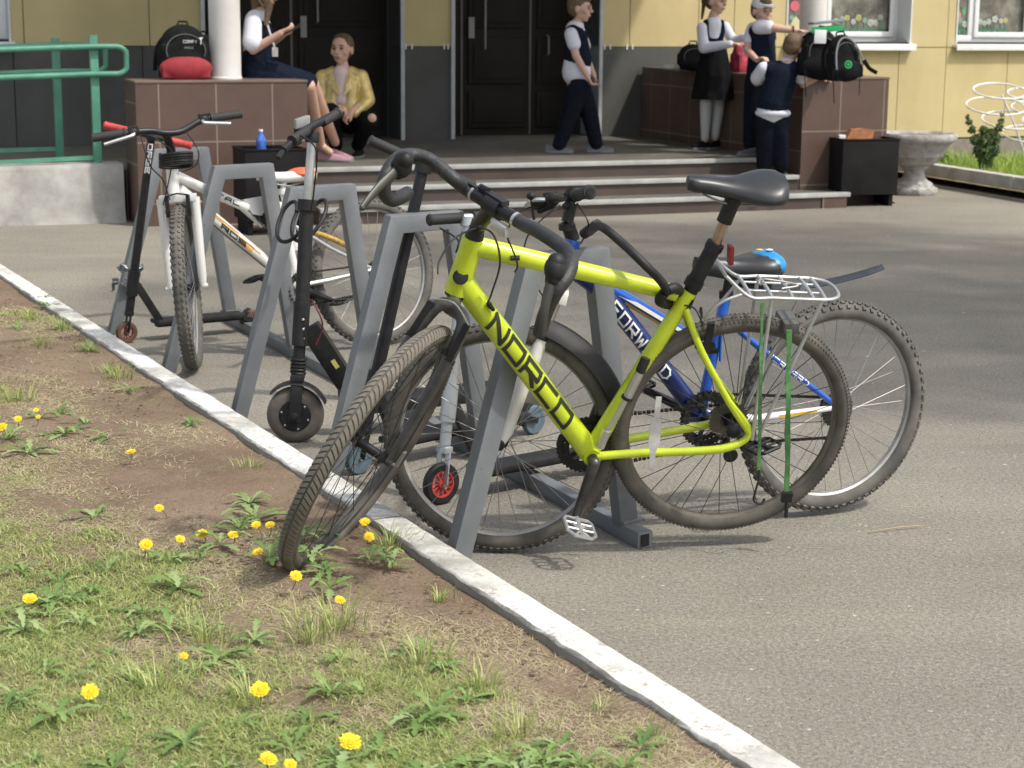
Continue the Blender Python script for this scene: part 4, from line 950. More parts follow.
q=MB(); lettering(q,'CROSS',mf,.042,.022,.012,.006,slant=-.3,s0=.20); 
# only the lower dark logo the photo shows
q=MB(); lettering(q,'ROS',mf,.040,.016,.012,.006,slant=-.5,s0=.25); q.v=[v for v in q.v]; q.build('decal',M_decal,wfr,smooth=False)
mf4=on_tube(WP(176,176),WP(247,208),.0245,.0215,to3,off=.0012); q=MB(); lettering(q,'STAL',mf4,.03,.014,.014,.005,slant=-.2,s0=.16); q.build('decal',M_decal,wfr,smooth=False)
q=MB(); q.tube([wST,WP(284,182)],.0135,12); q.tube([wST-wup*.02,wST+wup*.006],.024,12); q.build('seat_post',M_wht,wb)
ws=saddle(wb,WP(289,171),wdir,wup,.29,.15,M_wht,h=.055)
q=MB(); q.ell(WP(298,173)-wdir*.015-wup*.008,(.075,.080,.034),(wdir,wn,wup),18,10); q.build('tail_panel',M_orr,ws)
wFH=Q(187,287,7.72); tp_=(Q(181,203,7.72)-Q(198,371,7.72)).normalized(); tc_=(CAM-wFH).normalized(); tc_=(tc_-tp_*tc_.dot(tp_)).normalized(); px_=tp_.cross(tc_); px_=px_ if px_.x>0 else -px_
wf2=(tc_*.992-px_*.09).normalized(); wfn=tp_.cross(wf2).normalized(); wfn=wfn if wfn.x>0 else -wfn
wheel(wb,wFH,wfn,.358,.029,tread='knob',rim=M_rims,e1=tp_,tyremat=M_knob,ns=32)
q=MB(); cr=wFH+tp_*.385; q.tube([wHB,cr+wf2*.01],.022,12); q.box(cr,(.16,.05,.032),(wfn,wf2,tp_)); wfk=q.build('fork',M_wht,wb,bevel=.008)
for s in (-1,1):
    a=cr+wfn*s*.07; e=wFH+wfn*s*.07; q=MB(); q.tube([a,a+(e-a)*.1,e-(e-a)*.12,e],[.023,.022,.019,.014],12); q.tube([e,e+wfn*s*.02],.010,8); q.build('fork_leg',M_wht,wfk)
q=MB()
for s in (-1,1):
    b0_=wFH+tp_*.31+wfn*s*.045+wf2*.04; q.bar(b0_,b0_+tp_*.09,.014,.016)
q.tube([wFH+tp_*.40+wfn*.05+wf2*.05,wFH+tp_*.41+wf2*.05,wFH+tp_*.40-wfn*.05+wf2*.05],.004,6); q.build('rim_brake',M_blkmatte,wfk)
# bar, stem
q=MB(); cb=Q(166,134,7.62); q.tube([wHT,Q(171,150,7.68)],.02,12); q.tube([Q(171,150,7.68),cb],.019,12); wst=q.build('stem',M_black,wb)
wl=[Q(92,138,7.50),Q(126,133,7.55),Q(150,131,7.60),Q(166,133,7.62),Q(182,131,7.66),Q(205,119,7.72),Q(241,114,7.80)]
q=MB(); q.tube(spline(wl,5),.0145,12); q.build('handlebar',M_black,wst)
for a,b in ((wl[0],wl[1]),(wl[6],wl[5])):
    d=(b-a).normalized(); q=MB(); q.tube([a,a+d*.13],.0185,14); q.tube([a+d*.13,a+d*.142],.022,14); q.build('grip',M_rubber_grip,wst)
    q=MB(); c=a+d*.17; q.ell(c,(.028,.02,.022),(d,d.cross(ZZ),ZZ)); q.box(c+ZZ*.012,(.04,.03,.022),(d,d.cross(ZZ),ZZ)); q.build('shifter',M_blkmatte,wst)
    q=MB(); t0=c-ZZ*.012+tc_*.03; q.tube(spline([c,t0,t0-d*.07-ZZ*.012,t0-d*.12-ZZ*.02],5),.0075,8); q.build('brake_lever',M_alu,wst)
for pts in ([(150,133,7.6),(158,140,7.45),(172,152,7.5),(170,175,7.6),(163,205,7.6)],[(186,132,7.6),(198,150,7.5),(196,165,7.6),(182,172,7.7)],[(140,134,7.5),(150,165,7.5),(163,180,7.6),(170,200,7.6)]):
    cable(wb,[Q(*p) for p in pts],.0028)
crank(wb,wBB,wn,.08,(WP(322,300)-wBB).normalized(),.16,.055,pedal=M_blkmatte); cassette(wb,wRH,wn,1); chain(wb,wBB,.075,wRH,.04,wn,.045); derailleur(wb,wRH,wn,1,-wup,-wdir)
lk=empty('coiled_lock',Q(174,160,7.6),'black coiled cable lock wound round the head of the white bicycle','lock')
q=MB(); pts=[]
for i in range(110):
    t=i/109; an=t*2*math.pi*5.5; c=Q(176,167-14*t,7.66); pts.append(c+V3((math.cos(an)*.068,math.sin(an)*.05,math.cos(an*1.0+1)*.012)))
q.tube(pts,.0065,6); q.build('coil',M_blkmatte,lk)
lk=empty('cable_lock',Q(300,225,6.9),'black cable lock hooped round the middle rack hoop and the electric scooter','lock')
q=MB(); pts=[]
for i in range(80):
    t=i/79; an=t*2*math.pi*2.3; c=Q(283+34*t,222-2*t,6.62); pts.append(c+V3((math.cos(an)*.05,math.sin(an)*.06,math.sin(an+.6)*.07)))
q.tube(spline(pts,1),.0075,7); q.build('cable',M_blkmatte,lk)
lk=empty('cable_lock',Q(345,240,7.0),'yellow and black striped cable lock between the hoops and the white bicycle wheel','lock')
q=MB(); pp=spline([Q(312,232,7.6),Q(330,238,7.9),Q(350,247,8.05),Q(362,252,8.1)],6); q.tube(pp,.012,10); q.build('cable',mat('amber_rope',(.45,.28,.06),.6,var=.5,scale=60),lk)
lk=empty('chain_lock',Q(132,276,8.7),'steel chain wrapped round the farthest hoop of the rack','chain')
q=MB(); 
for i in range(34):
    an=i*.62; zc=.27+.055*math.sin(i*1.9); c=RT[0]+RN*(.25*zc/.85)+ZZ*zc; p=c+RN*(math.cos(an)*.060)+RD*(math.sin(an)*.062)
    tg=(-RN*math.sin(an)+RD*math.cos(an)+ZZ*.6*math.cos(i*2.1)).normalized(); s2=tg.cross(ZZ if i%2 else RN).normalized()
    q.tube([p+tg*.022*math.cos(t)+s2*.012*math.sin(t) for t in [k*math.pi/4 for k in range(8)]],.0048,5,closed=True)
q.build('links',mat('galvanised_chain',(.22,.24,.24),.45,.7),lk)
# ================================================================ SCOOTERS
def smallwheel(parent,C,n,r,w_,tyre,core,name='wheel',spk=0):
    a,b=frame_of(n); q=MB(); q.lathe(C-n*w_/2,[(r*.66,0),(r*.92,.0),(r,w_*.25),(r,w_*.75),(r*.92,w_),(r*.66,w_)],(a,b,n),40,ring=True); wv=q.build(name,tyre,parent)
    q=MB()
    if spk:
        q.lathe(C-n*w_*.42,[(r*.58,0),(r*.68,.0),(r*.68,w_*.84),(r*.58,w_*.84)],(a,b,n),36,ring=True); q.lathe(C-n*w_*.46,[(0,0),(r*.22,.0),(r*.22,w_*.92),(0,w_*.92)],(a,b,n),20)
        for i in range(spk): t=2*math.pi*i/spk; d=a*math.cos(t)+b*math.sin(t); q.bar(C+d*r*.2,C+d*r*.6,r*.045,w_*.6,n)
    else: q.lathe(C-n*w_*.46,[(0,0),(r*.67,.0),(r*.67,w_*.92),(0,w_*.92)],(a,b,n),30)
    q.build('core',core,wv); q=MB(); q.tube([C-n*w_*.75,C+n*w_*.75],r*.12,8); q.build('axle',M_steel,wv); return wv
def kick(label,Fp,Rp,top,barL,barR,r,M_pole,M_deck,M_tyre,M_core,M_grip,group=None,pr=.018,cast=True,dh=.09):
    """Fp, Rp ground contacts of the wheels, top of the pole, bar ends"""
    d=(Rp-Fp); d.z=0; d=d.normalized(); n=V3((d.y,-d.x,0)); n=n if n.y<0 else -n
    root=empty('kick_scooter',(Fp+Rp)/2,label,'scooter')
    fc=Fp+ZZ*r; rc=Rp+ZZ*r
    smallwheel(root,fc,n,r,.026,M_tyre,M_core,spk=12 if cast else 0); smallwheel(root,rc,n,r,.026,M_tyre,M_core,spk=12 if cast else 0)
    ax=(top-fc).normalized(); s0=fc+ax*(r+.03)
    q=MB(); q.tube([s0,top],[pr,pr*.85],14); q.tube([s0+ax*.10,s0+ax*.22],pr*1.35,14); pole=q.build('pole',M_pole,root)
    q=MB()
    for s in(-1,1): q.bar(fc+n*s*.022,s0+n*s*.022+ax*.005,.024,.005,d)
    q.box(s0+ax*.012,(.05,.03,.02),(n,d,ax)); q.build('fork',M_pole,root,bevel=.002)
    a=s0+ax*.15+d*.02; b=fc+d*(.17)+ZZ*(dh-r); q=MB(); q.bar(a,b,.035,.022,n)
    q.build('neck',M_deck,root,bevel=.003)
    c0=b-d*.03; c1=rc-d*(r+.012)+ZZ*(dh-r); q=MB(); c=(c0+c1)/2; q.box(c,((c1-c0).length,.11,.022),(d,n,ZZ)); q.box(c-ZZ*.018,((c1-c0).length*.96,.05,.016),(d,n,ZZ)); q.build('deck',M_deck,root,bevel=.006)
    for s in(-1,1): 
        q=MB(); q.bar(c1+n*s*.024-ZZ*.015,rc+n*s*.024,.022,.005,n); q.build('rear_bracket',M_pole,root)
    q=MB(); K=8; rings=[]
    for i in range(K+1):
        t=R(-10)+R(80)*i/K; rr=r+.012; p=rc-d*math.cos(t)*rr*1.0*(1)+ZZ*math.sin(t)*rr if False else rc+(-d*math.cos(t)+ZZ*math.sin(t))*rr; o=(-d*math.cos(t)+ZZ*math.sin(t))
        rings.append([p-n*.02,p+n*.02,p+n*.02+o*.004,p-n*.02+o*.004])
    q.loft(rings); q.build('rear_fender',M_deck,root)
    bd_=(barR-barL).normalized(); q=MB(); q.tube([barL+bd_*.02,barR-bd_*.02],.0125,12); q.tube([top-ax*.03,top],pr*1.25,14); hb_=q.build('handlebar',M_pole,root)
    for e,s in((barL,1),(barR,-1)):
        q=MB(); q.tube([e,e+bd_*s*.006,e+bd_*s*.012,e+bd_*s*.115,e+bd_*s*.12],[.016,.02,.0175,.0175,.021],14); q.build('grip',M_grip,hb_)
    return root,pole
M_blt=mat('light_blue_wheel',(.09,.13,.16),.5); M_redc=mat('red_core',(.48,.05,.04),.4,var=.1); M_silver=mat('silver_tube',(.42,.44,.45),.38,.6,var=.08,scale=10)
M_redg=mat('red_grip',(.42,.045,.04),.6,var=.2,scale=30)
# black scooter behind the green bicycle
t1=Q(424,164,6.05)
kick('black kick scooter with pale blue wheels leaning behind the front fork of the green bicycle',G(358,474),G(533,434),t1,Q(369,140,6.0),Q(474,186,6.12),.055,M_black,M_blkmatte,mat('blue_tyre',(.08,.12,.15),.6),M_blt,M_rubber_grip,pr=.023,cast=False)
kick('silver kick scooter with red spoked wheels standing between the two nearest hoops',G(441,504),G(592,474),Q(468,217,5.72),Q(428,220,5.66),Q(505,215,5.80),.068,M_silver,M_blkmatte,M_blkmatte,M_redc,M_rubber_grip,pr=.019)
r3,p3=kick('black kick scooter with red handlebar grips chained to the farthest hoop',G(127,343),G(254,331),Q(152,133,8.35),Q(104,125,8.3),Q(192,146,8.3),.052,M_black,M_blkmatte,mat('brown_tyre',(.10,.055,.04),.6),mat('brown_core',(.20,.07,.05),.5),M_redg,pr=.021)
q=MB(); pa,pb=Q(152,133,8.35),G(127,343)+ZZ*.052; mf=on_tube(pa,pb,.0185,.0185,(CAM-pa).normalized(),off=.001); lettering(q,'OXE',mf,.030,.016,.014,.006,s0=.06) if False else lettering(q,'ORSE',mf,.026,.018,.010,.006,s0=.05); q.build('decal',M_decw,p3,smooth=False)
# electric scooter
es=empty('electric_scooter',G(330,430),'black electric scooter with fat hub motor wheel parked by the middle hoop','electric scooter')
ef=G(296,442); er=G(505,418); ed=(er-ef); ed.z=0; ed.normalize(); en=V3((ed.y,-ed.x,0)); en=en if en.y<0 else -en
# front wheel faces the camera more squarely than the deck does
efn=(V3((0.05,-1,0))).normalized(); fc=ef+ZZ*.104
a_e,b_e=frame_of(efn)
q=MB(); q.lathe(fc-efn*.026,[(.066,0),(.082,.0),(.098,.010),(.104,.022),(.104,.030),(.098,.042),(.082,.052),(.066,.052)],(a_e,b_e,efn),48); ew=q.build('front_wheel',mat('tan_dusty_rubber',(.13,.115,.095),.9,var=.2,scale=18),es)
q=MB(); q.lathe(fc-efn*.030,[(0,0),(.054,0),(.061,.006),(.061,.054),(.054,.060),(0,.060)],(a_e,b_e,efn),40); q.build('hub_motor',M_blkmatte,ew)
q=MB()
for i in range(6): t=i*1.047+.3; q.lathe(fc+efn*.030+(a_e*math.cos(t)+b_e*math.sin(t))*.050,[(.0045,0),(.0045,.004),(0,.005)],(a_e,b_e,efn),8)
q.build('bolts',M_chrome,ew)
ax=(Q(306,210,6.50)-Q(295,395,6.42)).normalized()
q=MB()
for s in(-1,1): q.bar(fc+efn*s*.040-ax*.02,fc+efn*s*.040+ax*.135,.044,.010,efn)
q.box(fc+ax*.14,(.05,.1,.022),(V3((1,0,0)),efn,ax)); q.lathe(fc+efn*.044,[(.016,0),(.014,.010),(0,.011)],(a_e,b_e,efn),12); q.build('fork',M_blkmatte,es,bevel=.003)
q=MB(); rings=[]
for i in range(15):
    t=R(-48)+R(116)*i/14; o=ZZ*math.cos(t)+V3((1,0,0))*math.sin(t); p=fc+o*.116; rings.append([p-efn*.034,p-efn*.03+o*.006,p+efn*.03+o*.006,p+efn*.034,p+efn*.03+o*.002,p-efn*.03+o*.002])
q.loft(rings); q.build('fender',M_black,es,ang=60)
b0=fc+ax*.15; t0=Q(307,205,6.50); t1=Q(312,140,6.52)
q=MB(); pts=[]
for i in range(60): t=i/59; pts.append(b0+ax*(.0+.06*t)+(a_e*0+V3((1,0,0))*math.cos(t*30)+efn*math.sin(t*30))*.026)
q.tube(pts,.005,6); q.build('spring',M_blkmatte,es)
q=MB(); q.tube([b0,b0+ax*.10,b0+ax*.101,b0+ax*.26,b0+ax*.261,t0],[.022,.022,.030,.030,.026,.026],16); q.tube([t0-ax*.02,t0+ax*.02],.034,16); st=q.build('steering_column',M_blkmatte,es)
q=MB(); q.tube([t0,t1],.0165,14); q.build('inner_tube',M_alu,st)
q=MB(); q.tube([t1-ax*.01,t1+ax*.03],.026,14); q.box(t1+ax*.03-V3((.03,0,0)),(.07,.05,.03),(V3((1,0,0)),V3((0,1,0)),ZZ)); hh=q.build('handlebar_clamp',M_blkmatte,es,bevel=.006)
q=MB(); L0=Q(283,150,6.34); R0=Q(338,113,6.62); q.tube([L0,Q(300,134,6.44),Q(314,125,6.50),R0],[.013,.0145,.0145,.0145],12); q.build('handlebar',M_black,hh)
for e,o in ((Q(338,113,6.62),(Q(318,125,6.52))),(Q(292,141,6.38),Q(306,131,6.46))):
    d=(o-e).normalized(); q=MB(); q.tube([e,e+d*.01,e+d*.012,e+d*.10],[.021,.021,.018,.018],14); q.build('grip',M_rubber_grip,hh)
q=MB(); q.tube(spline([Q(300,142,6.44),Q(286,148,6.36),Q(278,158,6.30)],5),.009,8); q.build('brake_lever',M_black,hh)
q=MB(); q.box(Q(302,122,6.5),(.055,.05,.035),(V3((.9,.3,.3)).normalized(),V3((-.3,.95,0)).normalized(),ZZ)); q.build('display',mat('grey_display',(.25,.26,.25),.3),hh,bevel=.006)
n0=b0+ax*.17+V3((.03,.01,0)); n1=Q(347,384,6.50); d=(n1-n0).normalized(); q=MB(); q.box((n0+n1)/2,(.075,(n1-n0).length,.062),(d.cross(V3((0,-1,0))).normalized(),d,V3((0,-1,0)))); nk=q.build('battery_neck',M_blkmatte,es,bevel=.008)
q=MB(); q.box(n0+(n1-n0)*.62+V3((.012,-.035,0)),(.016,.036,.002),(d.cross(V3((0,-1,0))).normalized(),d,V3((0,-1,0)))); q.build('warning_sticker',mat('yellow_sticker',(.60,.56,.16),.5),nk,smooth=False)
q=MB()
for k in range(3): q.ell(n0+V3((-.018,-.036,.03-k*.035)),(.006,.004,.006),n=8,m_=6)
q.build('screws',M_chrome,nk)
q=MB(); pv=n1+ed*.02-ZZ*.02; q.box(pv,(.09,.07,.07),(ed,en,ZZ)); q.tube([pv-en*.055,pv+en*.055],.016,12); q.build('folding_joint',M_black,es,bevel=.008)
d0=ef+ed*.26+ZZ*.115; d1=er-ed*.02+ZZ*.115; q=MB(); q.box((d0+d1)/2,((d1-d0).length,.15,.05),(ed,en,ZZ)); q.build('deck',M_blkmatte,es,bevel=.01)
rc=er+ed*.08+ZZ*.09; a2,b2=frame_of(en); q=MB(); q.lathe(rc-en*.025,[(.03,0),(.075,.0),(.088,.012),(.090,.025),(.088,.038),(.075,.05),(.03,.05)],(a2,b2,en),40); q.build('rear_wheel',M_rubd,es)
cable(es,[Q(300,135,6.4),Q(316,150,6.35),Q(314,190,6.42),Q(310,215,6.45)],.003); cable(es,[Q(312,300,6.4),Q(321,318,6.38),Q(322,330,6.4),Q(316,345,6.4)],.003,mat('dark_red_cable',(.12,.02,.02),.5))
# ================================================================ STREET FURNITURE, PLANTS
M_bin=mat('black_bin_metal',(.011,.010,.010),.7,spec=.2,var=.3,scale=5); M_stone=mat('weathered_stone',(.27,.26,.24),.9,var=.2,scale=14,col2=(.42,.41,.38),bump=.7,bscale=30)
def litter_bin(C,w_,h_,label,yawb):
    r=empty('litter_bin',C,label,'litter bin'); a=V3((math.cos(yawb),math.sin(yawb),0)); b=V3((-a.y,a.x,0)); z0=.10
    q=MB(); t=.004
    for s in(-1,1): q.box(C+a*s*w_/2+ZZ*(z0+h_/2),(t,w_*.9,h_),(a,b,ZZ)); q.box(C+b*s*w_*.45+ZZ*(z0+h_/2),(w_,t,h_),(a,b,ZZ))
    q.box(C+ZZ*(z0+.004),(w_,w_*.9,t),(a,b,ZZ))
    for s in(-1,1): q.box(C+a*s*w_/2+ZZ*(z0+h_),(.014,w_*.92,.014),(a,b,ZZ)); q.box(C+b*s*w_*.45+ZZ*(z0+h_),(w_,.014,.014),(a,b,ZZ))
    q.build('bin_box',M_bin,r,bevel=.001)
    for s in(-1,1):
        q=MB(); q.box(C+a*s*w_*.42+ZZ*.05,(.035,w_*.8,.10),(a,b,ZZ)); q.box(C+a*s*w_*.48+ZZ*.006,(.20,.03,.010),(a,b,ZZ)); q.build('leg',M_bin,r)
    return a,b,z0+h_
Cb=G(857,204); a_,b_,zt_=litter_bin(Cb,.50,.455,'black square litter bin with orange paper on top, beside the stone urn',R(14))
q=MB(); c=Cb+ZZ*(zt_-.01); pp=[(-.13,.0),(-.09,.09),(.02,.10),(.12,.085),(.10,.0),(-.02,-.02)]
rr_=random.Random(4); vs_=[c+a_*(x*1.0)+ZZ*y*.9+b_*rr_.uniform(-.03,.03) for x,y in pp]; q.prism(vs_,b_*.05); q.build('paper_bag',mat('orange_paper',(.42,.17,.07),.8,var=.2,scale=20),None,loc=c,label='crumpled orange paper bag sticking out of the right litter bin',cat='paper bag',ang=20)
q=MB(); c=Cb+ZZ*zt_-a_*.17; q.box(c+ZZ*.012,(.06,.05,.03),(a_,b_,ZZ)); q.build('paper_scrap',M_decw,None,loc=c,label='white paper scrap on the rim of the right litter bin',cat='paper',bevel=.004)
Cl=B(-2.66,.02,0); Cl=G(271,232); a_,b_,zt_=litter_bin(Cl,.44,.50,'black square litter bin with a blue bottle, behind the white bicycle saddle',R(21))
bt=empty('plastic_bottle',Cl+ZZ*zt_,'crumpled clear and blue plastic bottle on top of the left litter bin','bottle'); c=Cl+ZZ*(zt_-.02)-a_*.06
q=MB(); q.lathe(c,[(.028,0),(.036,.01),(.034,.05),(.038,.07),(.033,.09),(.014,.12),(.013,.14),(0,.14)],n=18); q.build('body',mat('blue_plastic',(.05,.13,.45),.2,var=.4,scale=30),bt)
q=MB(); q.lathe(c+ZZ*.138,[(.015,0),(.015,.014),(0,.015)],n=14); q.build('cap',M_decw,bt)
# stone urn planter
Cu=G(913,194); ur=empty('stone_urn',Cu,'weathered pale stone urn planter on a broken foot beside the litter bin','urn')
q=MB(); q.lathe(Cu,[(.20,0),(.215,.03),(.21,.06),(.17,.075),(.165,.10),(.12,.125),(.095,.16),(.088,.20),(.10,.225),(.125,.235),(.125,.255),(.17,.27),(.21,.30),(.235,.335),(.25,.345),(.25,.365),(.275,.40),(.295,.44),(.31,.46),(.345,.47),(.36,.49),(.362,.525),(.35,.545),(.325,.545),(.31,.53),(.30,.515),(0,.51)],n=64)
for i,v in enumerate(q.v):
    d=v-Cu; 
    if d.z>.465: v.z+=.004*math.sin(d.x*90)*math.cos(d.y*80); v.x+=.004*math.sin(d.y*130+d.z*90)
    if d.z<.12: j=.012*math.sin(d.x*55)*math.cos(d.y*47+d.z*40); v.x+=j; v.y+=j*.6; v.z+=(.006*math.sin(d.x*80)) if d.z>.02 else 0
q.build('bowl',M_stone,ur,ang=50)
q=MB(); q.lathe(Cu+ZZ*.513,[(.295,0),(.2,.012),(0,.02)],n=32); q.build('urn_soil',M_soil,ur)
# leaves helper
def leafmat(name,c1,c2,c3=None):
    m,nt,b,o=basemat(name); oi=nt.nodes.new('ShaderNodeNewGeometry')
    c=ramp(nt,oi.outputs['Random Per Island'],[(.0,c1),(.55,c2),(1.,c3 or c2)]); nt.links.new(c,b.inputs['Base Color']); b.inputs['Roughness'].default_value=.6; b.inputs['Specular IOR Level'].default_value=.25
    tr=_n(nt,'ShaderNodeBsdfTranslucent'); nt.links.new(c,tr.inputs['Color']); mx=nt.nodes.new('ShaderNodeMixShader'); mx.inputs[0].default_value=.3
    out=nt.nodes['Material Output']; nt.links.new(b.outputs[0],mx.inputs[1]); nt.links.new(tr.outputs[0],mx.inputs[2]); nt.links.new(mx.outputs[0],out.inputs[0]); return m
M_grass=leafmat('grass_green',(.17,.25,.06),(.36,.42,.13),(.58,.58,.29)); M_dry=leafmat('dry_grass',(.40,.34,.21),(.62,.54,.36),(.50,.46,.25)); M_leafd=leafmat('dandelion_green',(.13,.22,.065),(.22,.33,.10),(.34,.43,.19))
M_jun=leafmat('juniper_green',(.06,.11,.035),(.11,.18,.06),(.19,.25,.11)); M_treeleaf=leafmat('tree_leaf',(.04,.08,.02),(.07,.12,.03),(.09,.14,.04)); M_bark=mat('bark',(.10,.08,.06),.9,var=.3,scale=20,bump=.8,bscale=25)
M_dand=mat('dandelion_yellow',(.80,.58,.015),.7,var=.12,scale=60); M_dand2=mat('dandelion_centre',(.75,.40,.01),.8)
def npmesh(name,V,Fq,m,parent=None,loc=(0,0,0),**k):
    me=bpy.data.meshes.new(name); V=V-np.array(loc); me.vertices.add(len(V)); me.vertices.foreach_set('co',V.astype(np.float32).ravel())
    n,kk=Fq.shape; me.loops.add(n*kk); me.loops.foreach_set('vertex_index',Fq.astype(np.int32).ravel()); me.polygons.add(n)
    me.polygons.foreach_set('loop_start',(np.arange(n)*kk).astype(np.int32)); me.polygons.foreach_set('loop_total',np.full(n,kk,np.int32)); me.update(); me.validate()
    o=link(name,me,m,parent,loc); return setp(o,**k) if k else o
def blades(P,H,W,lean,rng,az=None,curl=1.):
    """P (n,3) roots -> curved tapered blades, 3 quads each"""
    n=len(P); az=rng.uniform(0,2*np.pi,n) if az is None else az; d=np.stack([np.cos(az),np.sin(az),np.zeros(n)],1); s=np.stack([-np.sin(az+rng.normal(0,.5,n)),np.cos(az),np.zeros(n)],1)
    ts=[0,.4,.75,1.]; vs=[]
    for t in ts:
        c=P+d*(lean*H*t**1.8*curl)[:,None]; c[:,2]+=H*(t-.35*t*t*np.minimum(lean,1.2)); w=(W*(1-t**1.5*.93))[:,None]
        vs+= [c-s*w*.5,c+s*w*.5]
    V=np.stack(vs,1).reshape(-1,3); b=(np.arange(n)*8)[:,None]; Fq=np.concatenate([b+np.array([[2*i,2*i+1,2*i+3,2*i+2]]) for i in range(3)],0); return V,Fq
def vnoise(x,y,seed=0):
    r=np.random.default_rng(seed); out=np.zeros_like(x); amp=1
    for o in range(4):
        f=(.9,2.0,4.3,9.)[o]; 
        for k in range(3):
            a=r.uniform(0,6.28); ph=r.uniform(0,6.28); out+=amp*np.sin((x*np.cos(a)+y*np.sin(a))*f*2+ph+1.3*np.sin((x*np.sin(a)-y*np.cos(a))*f+ph*2)); 
        amp*=.62
    return out/4.0
ak=np.array([LAWN_A.x,LAWN_A.y]); kd=np.array([KD.x,KD.y]); kn=np.array([KN.x,KN.y])
def lawn_pts(n,seed,tmax=4.2,smin=None):
    r=np.random.default_rng(seed); x=r.uniform(-4.6,1.1,n); y=3.1+8.2*r.uniform(0,1,n)**1.35; d=np.stack([x,y],1)-ak; s=d@kd; t=-(d@kn)-KW; k=t>.012
    x,y,s,t=x[k],y[k],s[k],t[k]; return np.stack([x,y],1),t,s,r
def hgt(x,y): return LZ+.010*np.sin(x*2.1+y*1.3)*np.sin(y*1.7-x)+.006*np.sin(x*7+1)*np.sin(y*6.1)
def inframe(x,y):
    P=np.stack([x,y,np.full_like(x,.1)-CH],1); f=np.array(_f);u=np.array(_u);r=np.array(_r); z=P@f; px=512+F*(P@r)/z; py=384-F*(P@u)/z; return (z>0)&(px>-300)&(px<1200)&(py<880)&(py>200),px,py
# bare soil along the kerb, greener towards the lower left of the lawn
def cover(x,y,t,px,py):
    base=vnoise(x*1.4,y*1.4,11)*.75
    g=np.clip((t-.46-.22*np.sin(y*1.3+.6))/.5,-1,1)      # away from the kerb
    near=np.clip((5.6-y)/2.2,0,1)*.30
    return g*.75+base+near
def grass_layer(name,n,seed,H,W,thr,soft,m,lean=(.3,1.0),tuft=0,kind='stuff',wfar=True):
    xy,t,s,r=lawn_pts(n,seed); x,y=xy[:,0],xy[:,1]; ok,px,py=inframe(x,y); c=cover(x,y,t,px,py)+vnoise(x*3.2,y*3.2,17)*.62+vnoise(x*3,y*3,seed)*.2
    keep=ok&(r.uniform(0,1,len(x))<np.clip((c-thr)/soft,0,1)); x,y,t=x[keep],y[keep],t[keep]
    P=np.stack([x,y,hgt(x,y)-.004],1); k=len(P); h=r.uniform(.5,1.,k)*H*(.75+.35*vnoise(x*4,y*4,seed+3)).clip(.35,1.5); w=W*r.uniform(.6,1.2,k)*(np.maximum(1,y/4.2))
    V,Fq=blades(P,h,w,r.uniform(*lean,k),r); return npmesh(name,V,Fq,m,kind=kind)
grass_layer('grass',1000000,1,.044,.0030,.50,.6,M_grass,(.5,1.8))
grass_layer('short_grass',620000,2,.020,.0030,.10,.8,M_grass,(.7,2.4))
grass_layer('dry_grass',800000,3,.022,.0026,-.45,.9,M_dry,(1.2,3.4))
grass_layer('straw_litter',150000,9,.020,.0020,-1.0,2.6,M_dry,(2.2,4.5))
# loose tufts
def tufts(name,pts,seed,H=.10,n=70,rad=.05,m=None):
    r=np.random.default_rng(seed); A=[];Fs=[];o=0
    for (px,py,sc) in pts:
        c=G(px,py,LZ); k=int(n*sc); a=r.uniform(0,6.28,k); d=np.abs(r.normal(0,rad*sc,k)); P=np.stack([c.x+np.cos(a)*d,c.y+np.sin(a)*d,np.full(k,LZ-.004)],1)
        V,Fq=blades(P,r.uniform(.45,1,k)*H*sc,np.full(k,.0035),r.uniform(.2,1.1,k),r,az=a+r.normal(0,.4,k)); A.append(V);Fs.append(Fq+o);o+=len(V)
    npmesh(name,np.concatenate(A),np.concatenate(Fs),m or M_grass,kind='stuff')
tr_=random.Random(8)
tufts('grass_tufts',[(420,664,1.),(335,628,1.2),(310,640,.9),(250,700,.9),(480,690,.9),(390,545,.9),(600,712,.5),(655,740,.6),(60,330,.9),(110,372,.8),(40,345,.8),(250,470,.7),(120,378,.9),(30,320,.8),(440,600,.5),(90,352,.7),(205,640,1.),(160,690,1.),(520,740,1.),(20,400,1.)],21)
# dandelion leaf rosettes
def rosettes(pts,seed):
    r=np.random.default_rng(seed); V=[];Fs=[];o=0
    for (x,y,z,sc) in pts:
        k=int(r.integers(7,13)); a0_=r.uniform(0,6.28)
        for i in range(k):
            az=a0_+i*2*np.pi/k+r.normal(0,.2); L_=r.uniform(.040,.10)*sc; up=r.uniform(.1,1.5); d=np.array([np.cos(az),np.sin(az),0]); s=np.array([-d[1],d[0],0]); m_=11
            for j in range(m_):
                t=j/(m_-1); w=L_*(.03+.115*math.sin(math.pi*min(1,t**1.15*.97)))*(1.0 if j%2 else .42)
                c=np.array([x,y,z])+d*L_*t+np.array([0,0,L_*(up*t-.75*up*t*t)+.004]); V.append(c-s*w-np.array([0,0,-w*.25])); V.append(c+np.array([0,0,0])); V.append(c+s*w+np.array([0,0,w*.25]))
                if j:
                    q_=o+3*j; Fs.append([q_-3,q_-2,q_+1,q_]); Fs.append([q_-2,q_-1,q_+2,q_+1])
            o+=3*m_
    return np.array(V),np.array(Fs)
xy,t_,s_,r_=lawn_pts(5200,31); x,y=xy[:,0],xy[:,1]; ok,px,py=inframe(x,y); c=cover(x,y,t_,px,py)+vnoise(x*2.2,y*2.2,5)*.5; c=c+vnoise(x*3.2,y*3.2,17)*.4; keep=ok&(c>.66)&(r_.uniform(0,1,len(x))<.38)
